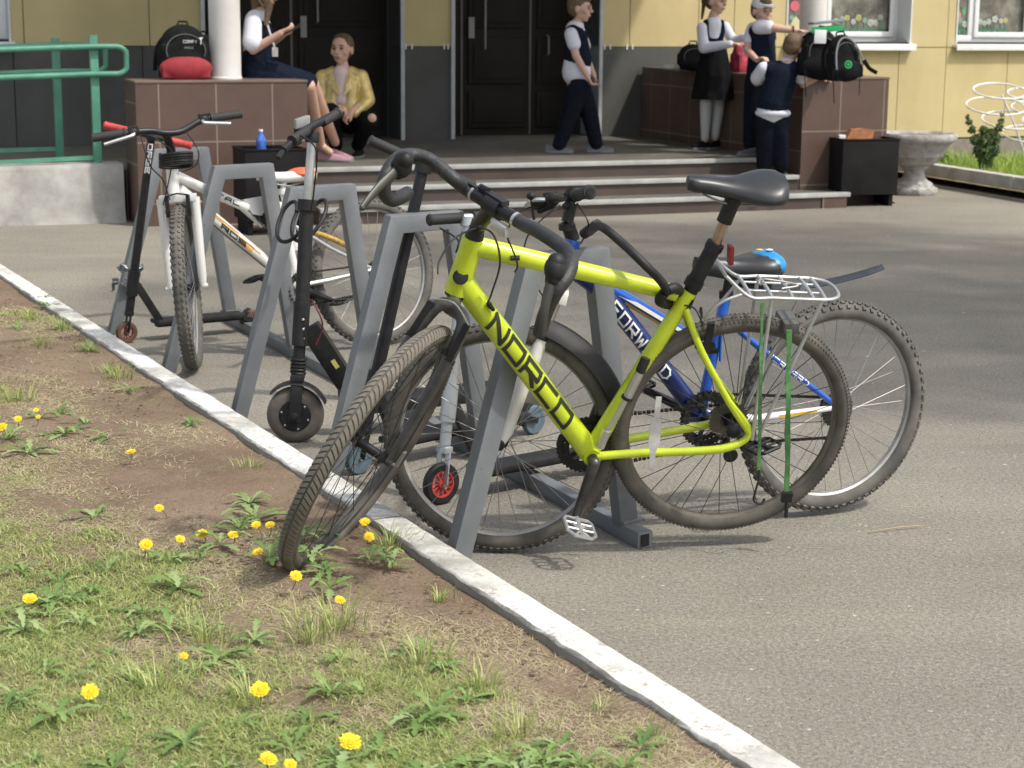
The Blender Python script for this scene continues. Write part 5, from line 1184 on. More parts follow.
pts=[(a,b,hgt(np.array([a]),np.array([b]))[0],s) for a,b,s in zip(x[keep],y[keep],r_.uniform(.4,1.0,keep.sum()))]
extra=[(240,530,1.),(285,548,1.),(310,560,1.1),(270,560,1.),(325,572,1.),(250,505,.9),(200,560,1.),(40,420,1.),(10,440,1.),(85,425,.9),(60,415,.8),(20,330,.8),(45,300,.8),(385,556,.8),(370,562,.8),(392,566,.7),(65,435,1.2),(30,455,1.2),(110,440,1.1),(560,752,.9),(640,752,.8),(50,308,.9),(130,390,1.),(90,352,.9),(190,425,.8),(62,330,.8),(255,520,1.2),(300,540,1.2),(220,545,1.1),(180,590,1.1),(330,590,1.),(95,520,1.)]
pts+=[(G(a,b,LZ).x,G(a,b,LZ).y,LZ,s) for a,b,s in extra]
V,Fq=rosettes(pts,3); npmesh('dandelion_leaves',V,Fq,M_leafd,kind='stuff')
# small stones and crumbs on the bare soil and asphalt
def crumbs(name,n,seed,rad,m,fn,**k):
    r=np.random.default_rng(seed); q=MB(); 
    for i in range(n):
        x,y,z=fn(r); s=r.uniform(.4,1)*rad; q.ell((x,y,z),(s*r.uniform(.7,1.5),s,s*.55),n=6,m_=3)
    q.build(name,m,smooth=False,**k)
def f1(r):
    s=LAWN_L-8.3-r.uniform(0,1)**1.6*9; t=r.uniform(.02,1.3); p=ak+kd*s-kn*(t+KW); return p[0],p[1],LZ+.002
crumbs('soil_crumbs',2600,4,.0065,M_soil,f1,kind='stuff'); 
def f2_(r):
    s=LAWN_L-8.3-r.uniform(0,1)**1.5*10; t=r.uniform(.0,1)**2*3.0+.01; p=ak+kd*s+kn*t; return p[0],p[1],.001
crumbs('grit',900,5,.0035,M_kerb2,f2_,kind='stuff')
# dandelion flowers, each a thing of its own
FL=[(8,424,'lower_left'),]
fl=[(2,427,1.1),(18,419,.85),(36,410,.6),(38,417,.55),(131,452,1.),(159,508,.85),(146,545,1.1),(180,539,.8),(202,534,.95),(233,535,.95),(256,525,.85),(270,525,.9),(258,552,.9),(296,576,1.),(365,522,.95),(369,537,.95),(340,600,.85),(30,599,1.1),(90,692,1.15),(260,690,1.3),(350,742,1.35),(268,759,1.1),(290,765,.8),(184,656,.6)]
lab=['half hidden at the left picture edge','second from the left edge in the leafy clump','small one behind the leafy clump at left','small orange one by the bare soil at left','wilted open one alone on the bare soil','alone on the dry grass between soil and clump','largest in the row left of the front wheel','flat one beside the largest in that row','upright in the middle of the row by the wheel','fourth in the row towards the front wheel','upper of the close pair left of the tyre','right one of the close pair left of the tyre','low one below the close pair left of the tyre','touching the front tyre of the green bicycle','upper of two beside the kerb behind the tyre','lower of two beside the kerb behind the tyre','lone one on the grass just past the front tyre','lone one on the grass at the left picture edge','big one at the lower left of the lawn','big one in the middle of the lower lawn','big one near the bottom, right of the middle','cut by the bottom edge, larger of two','small one at the very bottom edge','tiny closed one on the lower left grass']
dr=random.Random(12)
for (px,py,sc),lb in zip(fl,lab):
    h=.035+.02*sc*dr.random(); top=G(px,py,LZ+h); root=V3((top.x+dr.uniform(-.02,.02),top.y+.01+dr.uniform(-.01,.02),LZ))
    o=empty('dandelion',root,'yellow dandelion flower, '+lb,'dandelion','dandelions in the lawn')
    tn=(CAM-top).normalized()*.55+ZZ*.8+V3((dr.uniform(-.3,.3),dr.uniform(-.3,.3),0)); tn.normalize(); a,b=frame_of(tn); R0=.0165*sc
    q=MB()
    for ly,(nn_,rr1,up) in enumerate(((26,1.,.0),(20,.78,.25),(14,.5,.4))):
        for i in range(nn_):
            t=2*math.pi*i/nn_+ly*.13+dr.uniform(-.06,.06); d=a*math.cos(t)+b*math.sin(t); s=a*-math.sin(t)+b*math.cos(t); L_=R0*rr1*dr.uniform(.85,1.08); w=R0*.085
            p0=top+d*R0*.1; p1=top+d*L_+tn*(L_*up*.8+R0*.12); q.add([p0-s*w*.6,p0+s*w*.6,p1+s*w,p1-s*w],[(0,1,2,3)])
    q.build('flower_head',M_dand,o,smooth=False)
    q=MB(); q.ell(top+tn*.001,(R0*.34,R0*.34,R0*.28),(a,b,tn),10,6); q.build('centre',M_dand2,o)
    q=MB(); q.tube(spline([root,root+(top-root)*.5+V3((.004,.003,0)),top],4),.0016,6); q.tube([top-tn*.008,top],[.002,R0*.3],8); q.build('stem',mat('dandelion_stem',(.22,.20,.08),.6),o)
# flower bed at right: lush grass, juniper
k0_,dd_,nn_,LL_=BEDK; r=np.random.default_rng(40); n=26000; s=r.uniform(0,LL_,n); t=r.uniform(.14,4.5,n); P=np.stack([k0_.x+dd_.x*s+nn_.x*t,k0_.y+dd_.y*s+nn_.y*t,np.full(n,.055)],1)
vb=np.array([(p[0]-BO.x)*BV.x+(p[1]-BO.y)*BV.y for p in P]); P=P[vb<3.42]; ok=P[:,0]<7.5; P=P[ok]; n=len(P)
V,Fq=blades(P,r.uniform(.5,1,n)*.19*(1+.3*vnoise(P[:,0]*2,P[:,1]*2,7)),np.full(n,.009),r.uniform(.2,.9,n),r); npmesh('flower_bed_grass',V,Fq,leafmat('bed_grass',(.18,.30,.04),(.30,.44,.08),(.42,.52,.15)),kind='stuff')
def leafcloud(name,cs,n,size,m,parent,seed,loc):
    r=np.random.default_rng(seed); cs=np.array(cs); w=cs[:,3]**2; idx=r.choice(len(cs),n,p=w/w.sum()); d=r.normal(0,1,(n,3)); d/=np.linalg.norm(d,axis=1)[:,None]; rad=cs[idx,3]*r.uniform(.35,1.,n)**.6
    P=cs[idx,:3]+d*rad[:,None]; nv=r.normal(0,1,(n,3))+d*.8; nv/=np.linalg.norm(nv,axis=1)[:,None]; a=np.cross(nv,r.normal(0,1,(n,3))); a/=np.linalg.norm(a,axis=1)[:,None]; b=np.cross(nv,a); sz=size*r.uniform(.6,1.3,n)[:,None]
    V=np.stack([P-a*sz*.5,P+b*sz*.28,P+a*sz*.5,P-b*sz*.28],1).reshape(-1,3); Fq=(np.arange(n)*4)[:,None]+np.array([[0,1,2,3]]); return npmesh(name,V,Fq,m,parent,loc)
jb=G(986,178,.06); jr=empty('juniper_bush',jb,'small dark juniper bush with two upright tips in the flower bed','bush')
def jp(x,y): p=Q(x,y,jb.y); return p
cs=[]; 
for (x,y,rr1) in [(986,165,.10),(985,155,.13),(980,150,.10),(993,150,.10),(975,140,.07),(972,130,.055),(969,122,.045),(967,117,.03),(985,140,.12),(995,138,.09),(999,128,.06),(1001,121,.04),(1002,115,.025),(983,130,.06),(990,133,.07)]: p=jp(x,y); cs.append((p.x,p.y,p.z,rr1))
cs=[(a,b,c,d*.72) for a,b,c,d in cs]; leafcloud('foliage',cs,4200,.028,M_jun,jr,5,tuple(jb))
q=MB(); q.tube([jb,jp(984,150)],[.02,.01],8); q.tube([jp(984,155),jp(969,120)],[.01,.003],6); q.tube([jp(986,152),jp(1001,118)],[.01,.003],6); q.build('stem',M_bark,jr)
# low leafy clump by the urn
for (px,py,rr1,lb) in ((893,178,.13,'leafy green clump growing beside the left of the stone urn'),(934,176,.14,'dark leafy clump growing between the stone urn and the flower bed kerb')):
    c=G(px,py,.0); c+=V3((.0,.35,0)); o=empty('weed_clump',c,lb,'plant'); leafcloud('foliage',[(c.x+dx,c.y+dy,.1+dz,rr1) for dx,dy,dz in ((0,0,0),(.12,.05,.02),(-.12,0,-.02),(.02,-.05,.1))],1500,.045,leafmat('weed'+lb[:3],(.05,.10,.02),(.10,.18,.035),(.18,.27,.06)),o,int(px),tuple(c))
    q=MB(); q.tube([c,c+ZZ*.15],.006,6); q.build('stem',M_bark,o)
# white wire ring flower stand
wsn=empty('flower_stand',G(1014,178),'white wire flower stand of overlapping rings in front of the yellow wall','flower stand')
Yw=17.6; zr=[(1000,91,26),(996,106,29),(1012,120,29),(1028,94,20),(1034,108,22),(1030,134,27),(1045,122,22)]
for (x,y,rp) in zr:
    c=Q(x,y,Yw); rr1=rp*Yw/1800; q=MB(); tl=.26
    q.tube([c+V3((math.cos(t)*rr1,math.sin(t)*rr1*.9,math.sin(t)*rr1*tl)) for t in [2*math.pi*k/40 for k in range(40)]],.009,7,closed=True); q.build('ring',M_decw,wsn)
q=MB(); q.tube([Q(1002,95,Yw),Q(1016,128,Yw),Q(1030,170,Yw)],.010,7); q.tube([Q(1036,95,Yw),Q(1030,130,Yw),Q(1030,172,Yw)],.010,7); q.build('post',M_decw,wsn)
# fallen bits on the asphalt: twig
q=MB(); q.tube(spline([G(868,532,.006),G(900,527,.01),G(921,526,.006)],4),.002,6); q.build('twig',mat('pale_wood',(.35,.28,.18),.8),None,loc=G(895,528),label='thin pale twig lying on the asphalt right of the bicycles',cat='twig')
q=MB(); c=G(712,203,.01); q.build if False else None
# ---------------------------------------------------------------- tree whose crown shades the yard (its crown is above the picture)
def tree(C,H,crown,label,seed,n=9000,leaf=.16):
    o=empty('tree',C,label,'tree'); r=random.Random(seed); q=MB(); top=C+ZZ*H
    q.tube(spline([C,C+ZZ*H*.3+V3((.1,.05,0)),C+ZZ*H*.6,top],5),[.22-.012*i for i in range(16)],12)
    for (dx,dy,dz,rr1) in crown:
        e=C+V3((dx,dy,dz)); q.tube(spline([C+ZZ*H*r.uniform(.4,.7),C+V3((dx*.5,dy*.5,dz*.8)),e],4),[.09-.008*i for i in range(9)],7)
    q.build('trunk',M_bark,o); leafcloud('crown',[(C.x+a,C.y+b,C.z+c,d) for a,b,c,d in crown],n,leaf,M_treeleaf,o,seed,tuple(C)); return o
tree(V3((9.4,5.2,0)),5.0,[(-3.9,2.0,6.8,1.3),(-2.4,3.2,7.4,1.5),(-3.2,.6,6.6,1.2),(-1.2,1.4,8.0,1.5),(-4.6,3.6,7.0,1.1),(-2.6,5.0,7.2,1.3),(.3,2.6,7.0,1.3),(-.8,-.6,6.6,1.2),(-5.0,.4,6.2,.9),(1.2,.3,6.8,1.2),(-1.0,4.2,6.4,1.1),(-4.4,5.4,7.0,1.0),(-6.3,4.6,6.7,1.0),(-6.6,2.4,6.9,.9)],'leafy tree right of the picture whose crown shades the yard',9,15000,.17)
# ================================================================ PEOPLE
M_skin=mat('skin',(.58,.37,.28),.6,var=.05,scale=10); M_skin2=mat('tanned_skin',(.56,.35,.26),.55,var=.05,scale=10)
M_shirt=mat('white_cotton',(.66,.67,.74),.85,var=.05,scale=16,bump=.35,bscale=22); M_vest=mat('navy_knit',(.009,.014,.027),.95,spec=.1,var=.2,scale=30,bump=.3,bscale=26); M_trous=mat('navy_trousers',(.008,.010,.016),.95,spec=.1,var=.2,scale=20,bump=.5,bscale=14)
M_blk=mat('black_cloth',(.009,.009,.010),.95,spec=.1,var=.2,bump=.4,bscale=16); M_hair=mat('brown_hair',(.10,.065,.035),.7,var=.35,scale=60,bump=.5,bscale=90); M_hair2=mat('light_brown_hair',(.135,.088,.048),.7,var=.3,scale=60,bump=.5,bscale=90)
M_dark=mat('dark_eye',(.02,.015,.012),.3); M_lip=mat('lips',(.38,.13,.11),.5); M_shoe=mat('grey_shoe',(.10,.11,.13),.7); M_sole=mat('white_sole',(.19,.19,.18),.6); M_pink=mat('pink_knit_shoe',(.42,.24,.29),.8,var=.1,scale=40)
M_gold=mat('gold_leather',(.62,.47,.18),.34,.25,var=.18,scale=14,bump=.5,bscale=20); M_pshirt=mat('pale_pink_shirt',(.60,.47,.44),.8,var=.05); M_tights=mat('white_tights',(.50,.50,.46),.8,var=.03); M_cap=mat('white_cap',(.70,.72,.74),.8,var=.03)
class Person:
    def __init__(s,label,Y,foot,skin=M_skin):
        s.Y=Y; s.sk=skin; s.caps=[]; s.ells=[]; s.root=empty('person',foot,label,'person')
    def P(s,t): return Q(t[0],t[1],s.Y+(t[2] if len(t)>2 else 0))
    def chain(s,pts,rs): 
        P=[s.P(p) for p in pts]
        for i in range(len(P)-1): s.caps.append((P[i],rs[i],P[i+1],rs[i+1]))
    def head(s,c,f,up=ZZ,k=1.):
        """c centre tuple, f facing"""
        C=s.P(c); f=f.normalized(); side=f.cross(up).normalized(); u=side.cross(f).normalized(); s.hd=(C,f,side,u,k)
        s.ells+= [(C+u*.018*k-f*.008*k,(.074*k,.090*k,.086*k),(side,f,u)),(C-u*.045*k+f*.022*k,(.054*k,.062*k,.058*k),(side,f,u)),(C-u*.088*k+f*.052*k,(.022*k,.020*k,.018*k),(side,f,u)),
                  (C+f*.094*k-u*.022*k,(.012*k,.018*k,.013*k),(side,f,u)),(C+f*.088*k-u*.004*k,(.008*k,.012*k,.024*k),(side,f,u)),(C+f*.078*k-u*.056*k,(.024*k,.014*k,.012*k),(side,f,u)),
                  (C+f*.074*k+u*.022*k,(.048*k,.016*k,.010*k),(side,f,u))]
        for g in(-1,1): s.ells+= [(C+side*g*.076*k-u*.012*k-f*.006*k,(.010*k,.020*k,.030*k),(side,f,u)),(C+side*g*.042*k+f*.050*k-u*.026*k,(.024*k,.024*k,.022*k),(side,f,u))]
    def hand(s,w,d,nrm,k=1.,curl=.6,sgn=1):
        """w wrist point, d finger direction, nrm palm normal"""
        d=d.normalized(); nrm=(nrm-d*nrm.dot(d)).normalized(); sd=d.cross(nrm).normalized()*sgn
        for i in range(4):
            o=(i-1.5)*.017*k; L=(.062,.070,.066,.052)[i]*k; b=w+d*.072*k+sd*o; s.caps.append((w+sd*o*.6+d*.01,.013*k,b,.0105*k))
            m=b+(d*math.cos(curl*.6)+nrm*math.sin(curl*.6))*L*.55; e=m+(d*math.cos(curl*1.6)+nrm*math.sin(curl*1.6))*L*.5
            s.caps.append((b,.0095*k,m,.0085*k)); s.caps.append((m,.0085*k,e,.0075*k))
        t0=w+d*.022*k-sd*.026*k; t1=t0+(d*.75-sd*.6+nrm*.35).normalized()*.036*k; t2=t1+(d*.9-sd*.1+nrm*.3).normalized()*.030*k
        s.caps.append((w,.016*k,t0,.013*k)); s.caps.append((t0,.012*k,t1,.010*k)); s.caps.append((t1,.010*k,t2,.008*k))
    def build(s,vox=.0065):
        def f(mb):
            for a,r0,b,r1 in s.caps: mb.caps(a,r0,b,r1,14,4)
            for c,r,ax in s.ells: mb.ell(c,r,ax)
        s.body=blob('body',f,s.sk,s.root,vox,3)
        if hasattr(s,'hd'):
            C,f_,side,u,k=s.hd
            for g in(-1,1):
                q=MB(); q.ell(C+side*g*.031*k+f_*.0815*k+u*.004*k,(.012*k,.007*k,.0065*k),(side,f_,u),10,6); q.build('eye',M_dark,s.root)
                q=MB(); q.ell(C+side*g*.032*k+f_*.0855*k+u*.026*k,(.019*k,.005*k,.004*k),(side,f_,u),10,6); q.build('eyebrow',M_hair,s.root)
            q=MB(); q.ell(C+f_*.0885*k-u*.057*k,(.021*k,.005*k,.0055*k),(side,f_,u),12,6); q.build('mouth',M_lip,s.root)
    def hair(s,m,extra=(),back=1.,full=False,vox=.007,lift=1.,name='hair'):
        C,f,side,u,k=s.hd
        def fn(mb):
            mb.ell(C+u*(.032*k)-f*.020*k,(.081*k,.090*k,.082*k*lift),(side,f,u)); mb.ell(C+u*.002-f*.040*k,(.076*k,.062*k,.078*k),(side,f,u))
            for a in extra: mb.caps(*a)
            if not full: mb.ell(C+u*.070*k+f*.020*k,(.066*k,.066*k,.040*k),(side,f,u))
        return blob(name,fn,m,s.root,vox,3)
    def cloth(s,name,m,segs,ells=(),vox=.008,sm=4,parent=None):
        def fn(mb):
            for pts,rs in segs:
                P=[s.P(p) if not isinstance(p,V3) else p for p in pts]
                for i in range(len(P)-1): mb.caps(P[i],rs[i],P[i+1],rs[i+1],16,4)
            for c,r,ax in ells: mb.ell(c,r,ax,20,12)
        return blob(name,fn,m,parent or s.root,vox,sm)
    def shoe(s,heel,toe,m,w=.040,h=.042,ground=None):
        H=s.P(heel);T=s.P(toe); 
        if ground is not None: H.z=T.z=ground
        d=(T-H); L=d.length; d=d/L; sd=d.cross(ZZ).normalized()
        q=MB(); rings=[]; N=9
        for i in range(N):
            t=i/(N-1); ww=w*(.72+.30*math.sin(math.pi*min(1,t*1.05))**.7 if t<.95 else .5); hh=h*(1.45-1.05*t if t<.8 else .61-.9*(t-.8)); ring=[]
            for k in range(14):
                a=2*math.pi*k/14; z=math.sin(a); ring.append(H+d*(L*t)+sd*ww*math.cos(a)*(.9 if z>0 else 1)+ZZ*(.018+max(z,0)*hh+min(z,0)*.006))
            rings.append(ring)
        q.loft(rings); o=q.build('shoe',m,s.root,ang=60)
        q=MB(); rings=[]
        for i in range(N):
            t=i/(N-1); ww=w*1.06*(.72+.30*math.sin(math.pi*min(1,t*1.05))**.7 if t<.95 else .5); rings.append([H+d*(L*(t*1.02-.01))+sd*ww*c+ZZ*z for c,z in ((-1,.001),(-1,.018),(1,.018),(1,.001))])
        q.loft(rings); q.build('sole',M_sole,o)
    def neckline(s): pass
X=V3((1,0,0)); Yv=V3((0,1,0))
# ---- boy walking across the landing
p=Person('boy in white shirt, dark vest and trousers walking right across the landing',15.75,G(580,152,.375))
p.head((580,8),V3((1,-.25,-.05)),k=1.08); p.chain([(577,22),(574,32),(577,60),(577,84)],[.042,.075,.085,.09])
p.chain([(571,35,-.12),(576,56,-.16),(588,77,-.14)],[.042,.034,.024]); p.chain([(580,35,.12),(586,57,.15),(594,76,.10)],[.042,.034,.024])
p.hand(p.P((588,77,-.14)),V3((.45,0,-1)),V3((1,.3,.2)),.85,1.1); p.hand(p.P((594,76,.10)),V3((.1,-.4,-1)),V3((1,0,0)),.85,.9,-1)
p.chain([(575,86,-.06),(568,116,-.06),(557,146,-.06)],[.07,.05,.036]); p.chain([(579,86,.06),(589,116,.06),(596,146,.06)],[.07,.05,.036]); p.build()
p.hair(M_hair2,lift=1.05)
p.cloth('shirt',M_shirt,[([(571,34,-.115),(574,44,-.15)],[.058,.060]),([(580,34,.115),(584,46,.14)],[.058,.060]),([(575,30),(577,60),(576.5,72)],[.085,.112,.127])],[(p.P((577,24)),(.060,.060,.022),(X,Yv,ZZ))])
p.cloth('vest',M_vest,[([(575,38),(577,52),(578,61)],[.108,.116,.120]),([(573,33,-.05),(577,36,-.05)],[.075,.08]),([(577,33,.05),(579,36,.05)],[.075,.08])])
p.cloth('trousers',M_trous,[([(578,88,-.055),(570,116,-.06),(559,145,-.06)],[.100,.076,.060]),([(580,88,.055),(590,116,.06),(596,144,.06)],[.100,.076,.060])])
p.shoe((546,153,-.06),(573,153,-.06),M_shoe,ground=.376); p.shoe((587,152,.06),(613,153,.06),M_shoe,ground=.376)
# ---- girl in a black skirt
p=Person('girl in white blouse, navy pinafore straps, black skirt and white tights',16.3,G(707,149,.375))
p.head((716,1),V3((1,-.75,-.08)),k=1.04); p.chain([(714,14),(713,25),(713,48),(713,60)],[.042,.07,.075,.09])
p.chain([(702,28,-.08),(705,49,-.10),(733,44,-.24)],[.042,.034,.022]); p.chain([(725,27,.05),(733,41,.02),(747,35,-.10)],[.040,.032,.022])
p.hand(p.P((733,44,-.24)),V3((1,0,.05)),V3((0,0,-1)),.9,.7); p.hand(p.P((747,35,-.1)),V3((1,0,-.1)),V3((0,0,-1)),.9,.7,-1)
p.chain([(707,80,0),(706,108,0),(705,140,0)],[.06,.052,.034]); p.chain([(719,80,.06),(718,108,.06),(715,138,.06)],[.06,.052,.034]); p.build()
C,f,sd_,u,k=p.hd; p.hair(M_hair,extra=[(C-f*.10+u*.03,.035,C-f*.12-u*.01,.03),(C-f*.12-u*.01,.022,C-f*.13-u*.16,.012)])
p.cloth('blouse',M_shirt,[([(713,26),(713,50)],[.088,.092]),([(702,28,-.08),(704,48,-.11),(730,44,-.235)],[.050,.050,.034]),([(725,27,.05),(733,41,.02),(745,36,-.09)],[.048,.044,.032])],[(p.P((714,18)),(.058,.055,.022),(X,Yv,ZZ))])
p.cloth('pinafore',M_vest,[([(713,43),(713,54)],[.100,.096]),([(706,22,-.06),(706,30,-.09),(708,42,-.10)],[.026,.026,.026]),([(722,22,-.02),(723,32,-.06),(720,42,-.08)],[.022,.022,.024])])
q=MB(); rings=[]; 
for (y,rx,ry) in ((46,.108,.098),(60,.135,.12),(80,.17,.15),(99,.195,.165)):
    c=p.P((714,y,.02)); rings.append([c+X*math.cos(t)*rx*(1+.05*math.sin(t*9)*(y-50)/47)+Yv*math.sin(t)*ry*(1+.05*math.sin(t*9)*(y-50)/47) for t in [2*math.pi*i/72 for i in range(72)]])
q.loft(rings); q.build('skirt',M_blk,p.root,ang=60)
p.cloth('tights',M_tights,[([(707,90,0),(706,110,0),(705,138,0)],[.062,.056,.038]),([(719,90,.06),(718,110,.06),(715,136,.06)],[.062,.056,.038])])
p.shoe((708,145,.02),(692,146,-.10),M_blk,.036,.05,ground=.376); p.shoe((718,144,.08),(708,146,-.08),M_blk,.036,.05,ground=.376)
# ---- boy with white cap
p=Person('boy in white cap, short-sleeved shirt and dark vest reaching right over the bags',15.6,G(750,149,.375))
p.head((762,11),V3((.55,-1,-.1)),k=1.05); p.chain([(763,22),(762,34),(762,60),(761,80)],[.042,.08,.088,.095])
p.chain([(760,27,-.10),(775,28,-.16),(797,31,-.2)],[.044,.036,.026]); p.chain([(752,30,.05),(747,50,-.05),(757,60,-.22)],[.042,.034,.024])
p.hand(p.P((797,31,-.2)),V3((1,-.1,-.05)),V3((0,-.2,-1)),.9,.5); p.hand(p.P((757,60,-.22)),V3((.6,-.6,.3)),V3((0,0,-1)),.9,.9,-1)
p.chain([(756,84),(752,115),(749,144)],[.07,.05,.036]); p.chain([(766,84,.06),(764,115,.08),(760,143,.08)],[.07,.05,.036]); p.build()
p.hair(M_hair)
C,f,sd_,u,k=p.hd
def capf(mb): mb.ell(C+u*.052-f*.01,(.088,.098,.070),(sd_,f,u)); mb.ell(C+u*.050+f*.115,(.062,.060,.008),(sd_,f,(u+f*.15).normalized()))
blob('cap',capf,M_cap,p.root,.006,2)
p.cloth('shirt',M_shirt,[([(759,27,-.09),(768,27,-.13)],[.062,.060]),([(753,29,.05),(749,40,.0)],[.058,.056]),([(762,30),(762,60)],[.092,.10])],[(p.P((763,20)),(.058,.056,.022),(X,Yv,ZZ))])
p.cloth('vest',M_vest,[([(762,38),(762,58),(761,74)],[.112,.122,.128]),([(757,32,-.02),(759,36,-.02)],[.075,.085]),([(768,32,.04),(767,36,.04)],[.07,.085])])
p.cloth('trousers',M_trous,[([(756,82,-.0),(752,115),(750,143)],[.100,.076,.060]),([(766,82,.06),(764,115,.08),(761,142,.08)],[.100,.076,.060])])
p.shoe((757,151,-.0),(738,151,-.12),M_shoe,ground=.376); p.shoe((764,149,.1),(756,150,-.02),M_shoe,ground=.376)
q=MB(); c=p.P((793,30.5,-.195)); q.tube([c+Yv*math.cos(t)*.034+ZZ*math.sin(t)*.034 for t in [k*math.pi/8 for k in range(16)]],.006,6,closed=True); q.build('bracelet',M_black,p.root)
# ---- boy seen from behind
p=Person('boy seen from behind in navy vest with white shirt hem, standing on the steps',15.0,G(772,171,.25))
p.head((793,47),V3((.5,1,-.25)),up=V3((.22,0,1)).normalized(),k=1.0); p.chain([(789,60),(782,72),(776,95),(772,116)],[.045,.085,.095,.095])
p.chain([(764,70),(757,82,.14),(780,76,.34)],[.044,.036,.026]); p.chain([(799,70,.02),(803,84,.10),(817,78,.14)],[.042,.034,.024])
p.hand(p.P((817,78,.14)),V3((1,.2,-.1)),V3((0,0,-1)),.9,.4); p.hand(p.P((780,76,.34)),V3((.3,1,0)),V3((0,0,-1)),.9,.6,-1)
p.chain([(766,120),(765,145),(764,166)],[.07,.05,.036]); p.chain([(780,120),(780,145),(781,166)],[.07,.05,.036]); p.build()
p.hair(M_hair2,lift=1.02)
C,f,sd_,u,k=p.hd
p.cloth('shirt',M_shirt,[([(764,69),(758,78,.09)],[.062,.064]),([(798,70,.02),(801,78,.06)],[.056,.054]),([(782,74),(776,95),(772,110)],[.10,.115,.128])],[(p.P((787,60,.0)),(.062,.060,.022),(X,Yv,ZZ))])
p.cloth('shirt_hem',M_shirt,[],[(p.P((773,113)),(.150,.140,.050),(X,Yv,ZZ))])
p.cloth('vest',M_vest,[([(782,76),(777,92),(773,104)],[.122,.134,.138]),([(771,70),(792,69)],[.078,.072])])
p.cloth('trousers',M_trous,[([(766,124),(765,145),(764,164)],[.098,.078,.066]),([(779,124),(780,145),(781,164)],[.098,.078,.066])])
p.shoe((764,172,-.03),(763,168,.15),M_blk,ground=.251); p.shoe((781,171,-.03),(783,168,.15),M_blk,ground=.251)
# ---- young woman in a gold jacket crouching on the landing
p=Person('young woman in shiny gold jacket and black trousers crouching by the parapet',15.05,G(348,155,.375),M_skin2)
p.head((342,49),V3((-.32,-1,.02)),k=1.14); p.chain([(343,62),(342,74),(342,96),(343,118,.12)],[.040,.075,.085,.105])
p.chain([(323,78,.02),(322,101,-.04),(337,108,-.26)],[.042,.036,.024]); p.chain([(361,78,.02),(367,99,-.04),(350,113,-.27)],[.042,.036,.024])
p.hand(p.P((336,106,-.26)),V3((1,-.2,-.25)),V3((0,.3,-1)),.95,1.2); p.hand(p.P((352,112,-.28)),V3((-.6,-.3,-.5)),V3((0,.4,-1)),.95,1.1,-1)
p.chain([(335,120,.12),(331,112,-.30),(336,147,-.08)],[.085,.058,.038]); p.chain([(350,121,.12),(370,120,-.26),(358,147,-.0)],[.085,.056,.038]); p.build()
C,f,sd_,u,k=p.hd
p.hair(M_hair,extra=[(C-f*.06+u*.085,.028,C-f*.10+u*.06,.026),(C+u*.075+sd_*.03,.045,C+u*.075-sd_*.03,.045),(C+u*.03+sd_*.062-f*.01,.022,C+u*.07+sd_*.05,.03),(C+u*.03-sd_*.062-f*.01,.022,C+u*.07-sd_*.05,.03)],full=True,lift=1.02)
p.cloth('shirt',M_pshirt,[([(341,74,-.05),(341,100,-.08)],[.072,.075])])
def jk(mb):
    P=p.P
    for a in (-1,1):
        x0=342+a*15; 
        for (t0,t1) in (((342+a*13,80,-.0),(342+a*12,104,-.02)),((342+a*17,79,.04),(342+a*14,108,.04)),((342+a*9,84,-.07),(342+a*8,112,-.09))): mb.caps(P(t0),.060,P(t1),.064,16,4)
    mb.caps(P((333,71,.02)),.042,P((324,77,.02)),.056,16,4); mb.caps(P((351,71,.02)),.042,P((360,77,.02)),.056,16,4)
    for y in (76,90,102): mb.ell(P((342,y,.07)),(.14,.07,.07))
    for pts,rs in (([(323,77,.02),(321,101,-.05),(333,110,-.20)],[.064,.060,.044]),([(361,77,.02),(368,100,-.05),(355,113,-.20)],[.064,.060,.044])):
        Q_=[P(t) for t in pts]
        for i in range(2): mb.caps(Q_[i],rs[i],Q_[i+1],rs[i+1],16,4)
ja=blob('jacket',jk,M_gold,p.root,.008,4)
for a in(-1,1):
    q=MB(); P=p.P; q.prism([P((342+a*2,96,-.165)),P((342+a*11,88,-.15)),P((342+a*8,82,-.14)),P((342+a*14,77,-.09)),P((342+a*7,68,-.05)),P((342+a*5,74,-.11))],V3((0,.012,0))); q.build('lapel',M_gold,ja,bevel=.003)
p.cloth('trousers',M_blk,[([(336,121,.12),(331,112,-.30),(336,145,-.08)],[.105,.076,.056]),([(350,122,.12),(370,120,-.26),(358,145,-.0)],[.105,.074,.056])])
q=MB(); q.ell(p.P((372,118,-.32)),(.036,.024,.036),n=16,m_=10); q.build('bare_knee',M_skin2,p.root)
p.shoe((337,155,-.02),(331,155,-.22),M_blk,ground=.376); p.shoe((361,153,.05),(354,155,-.20),M_blk,ground=.376)
# ---- young woman sitting on the parapet with a phone
p=Person('young woman in white blouse and navy skirt sitting on the left parapet holding a phone',14.0,B(-2.4,.9,1.055),M_skin2)
p.head((265,-8),V3((1,-.35,-.35)),k=1.03); p.chain([(260,12),(257,22),(256,48),(257,70)],[.042,.08,.085,.11])
p.chain([(253,24,-.14),(253,50,-.17),(281,33,-.22)],[.044,.036,.025]); p.chain([(263,24,.12),(268,46,.10),(284,34,-.02)],[.042,.034,.024])
p.hand(p.P((281,33,-.22)),V3((1,.1,.35)),V3((-.2,.6,.6)),.95,.9); p.hand(p.P((284,34,-.04)),V3((.8,-.5,.3)),V3((0,-.5,.7)),.95,.9,-1)
p.chain([(262,72,-.06),(308,86,-.0),(321,146,.55)],[.085,.058,.038]); p.chain([(264,72,.08),(312,84,.22),(335,142,.75)],[.085,.056,.038]); 
p.caps.append((p.P((321,146,.55)),.034,p.P((330,152,.48)),.028)); p.build()
C,f,sd_,u,k=p.hd
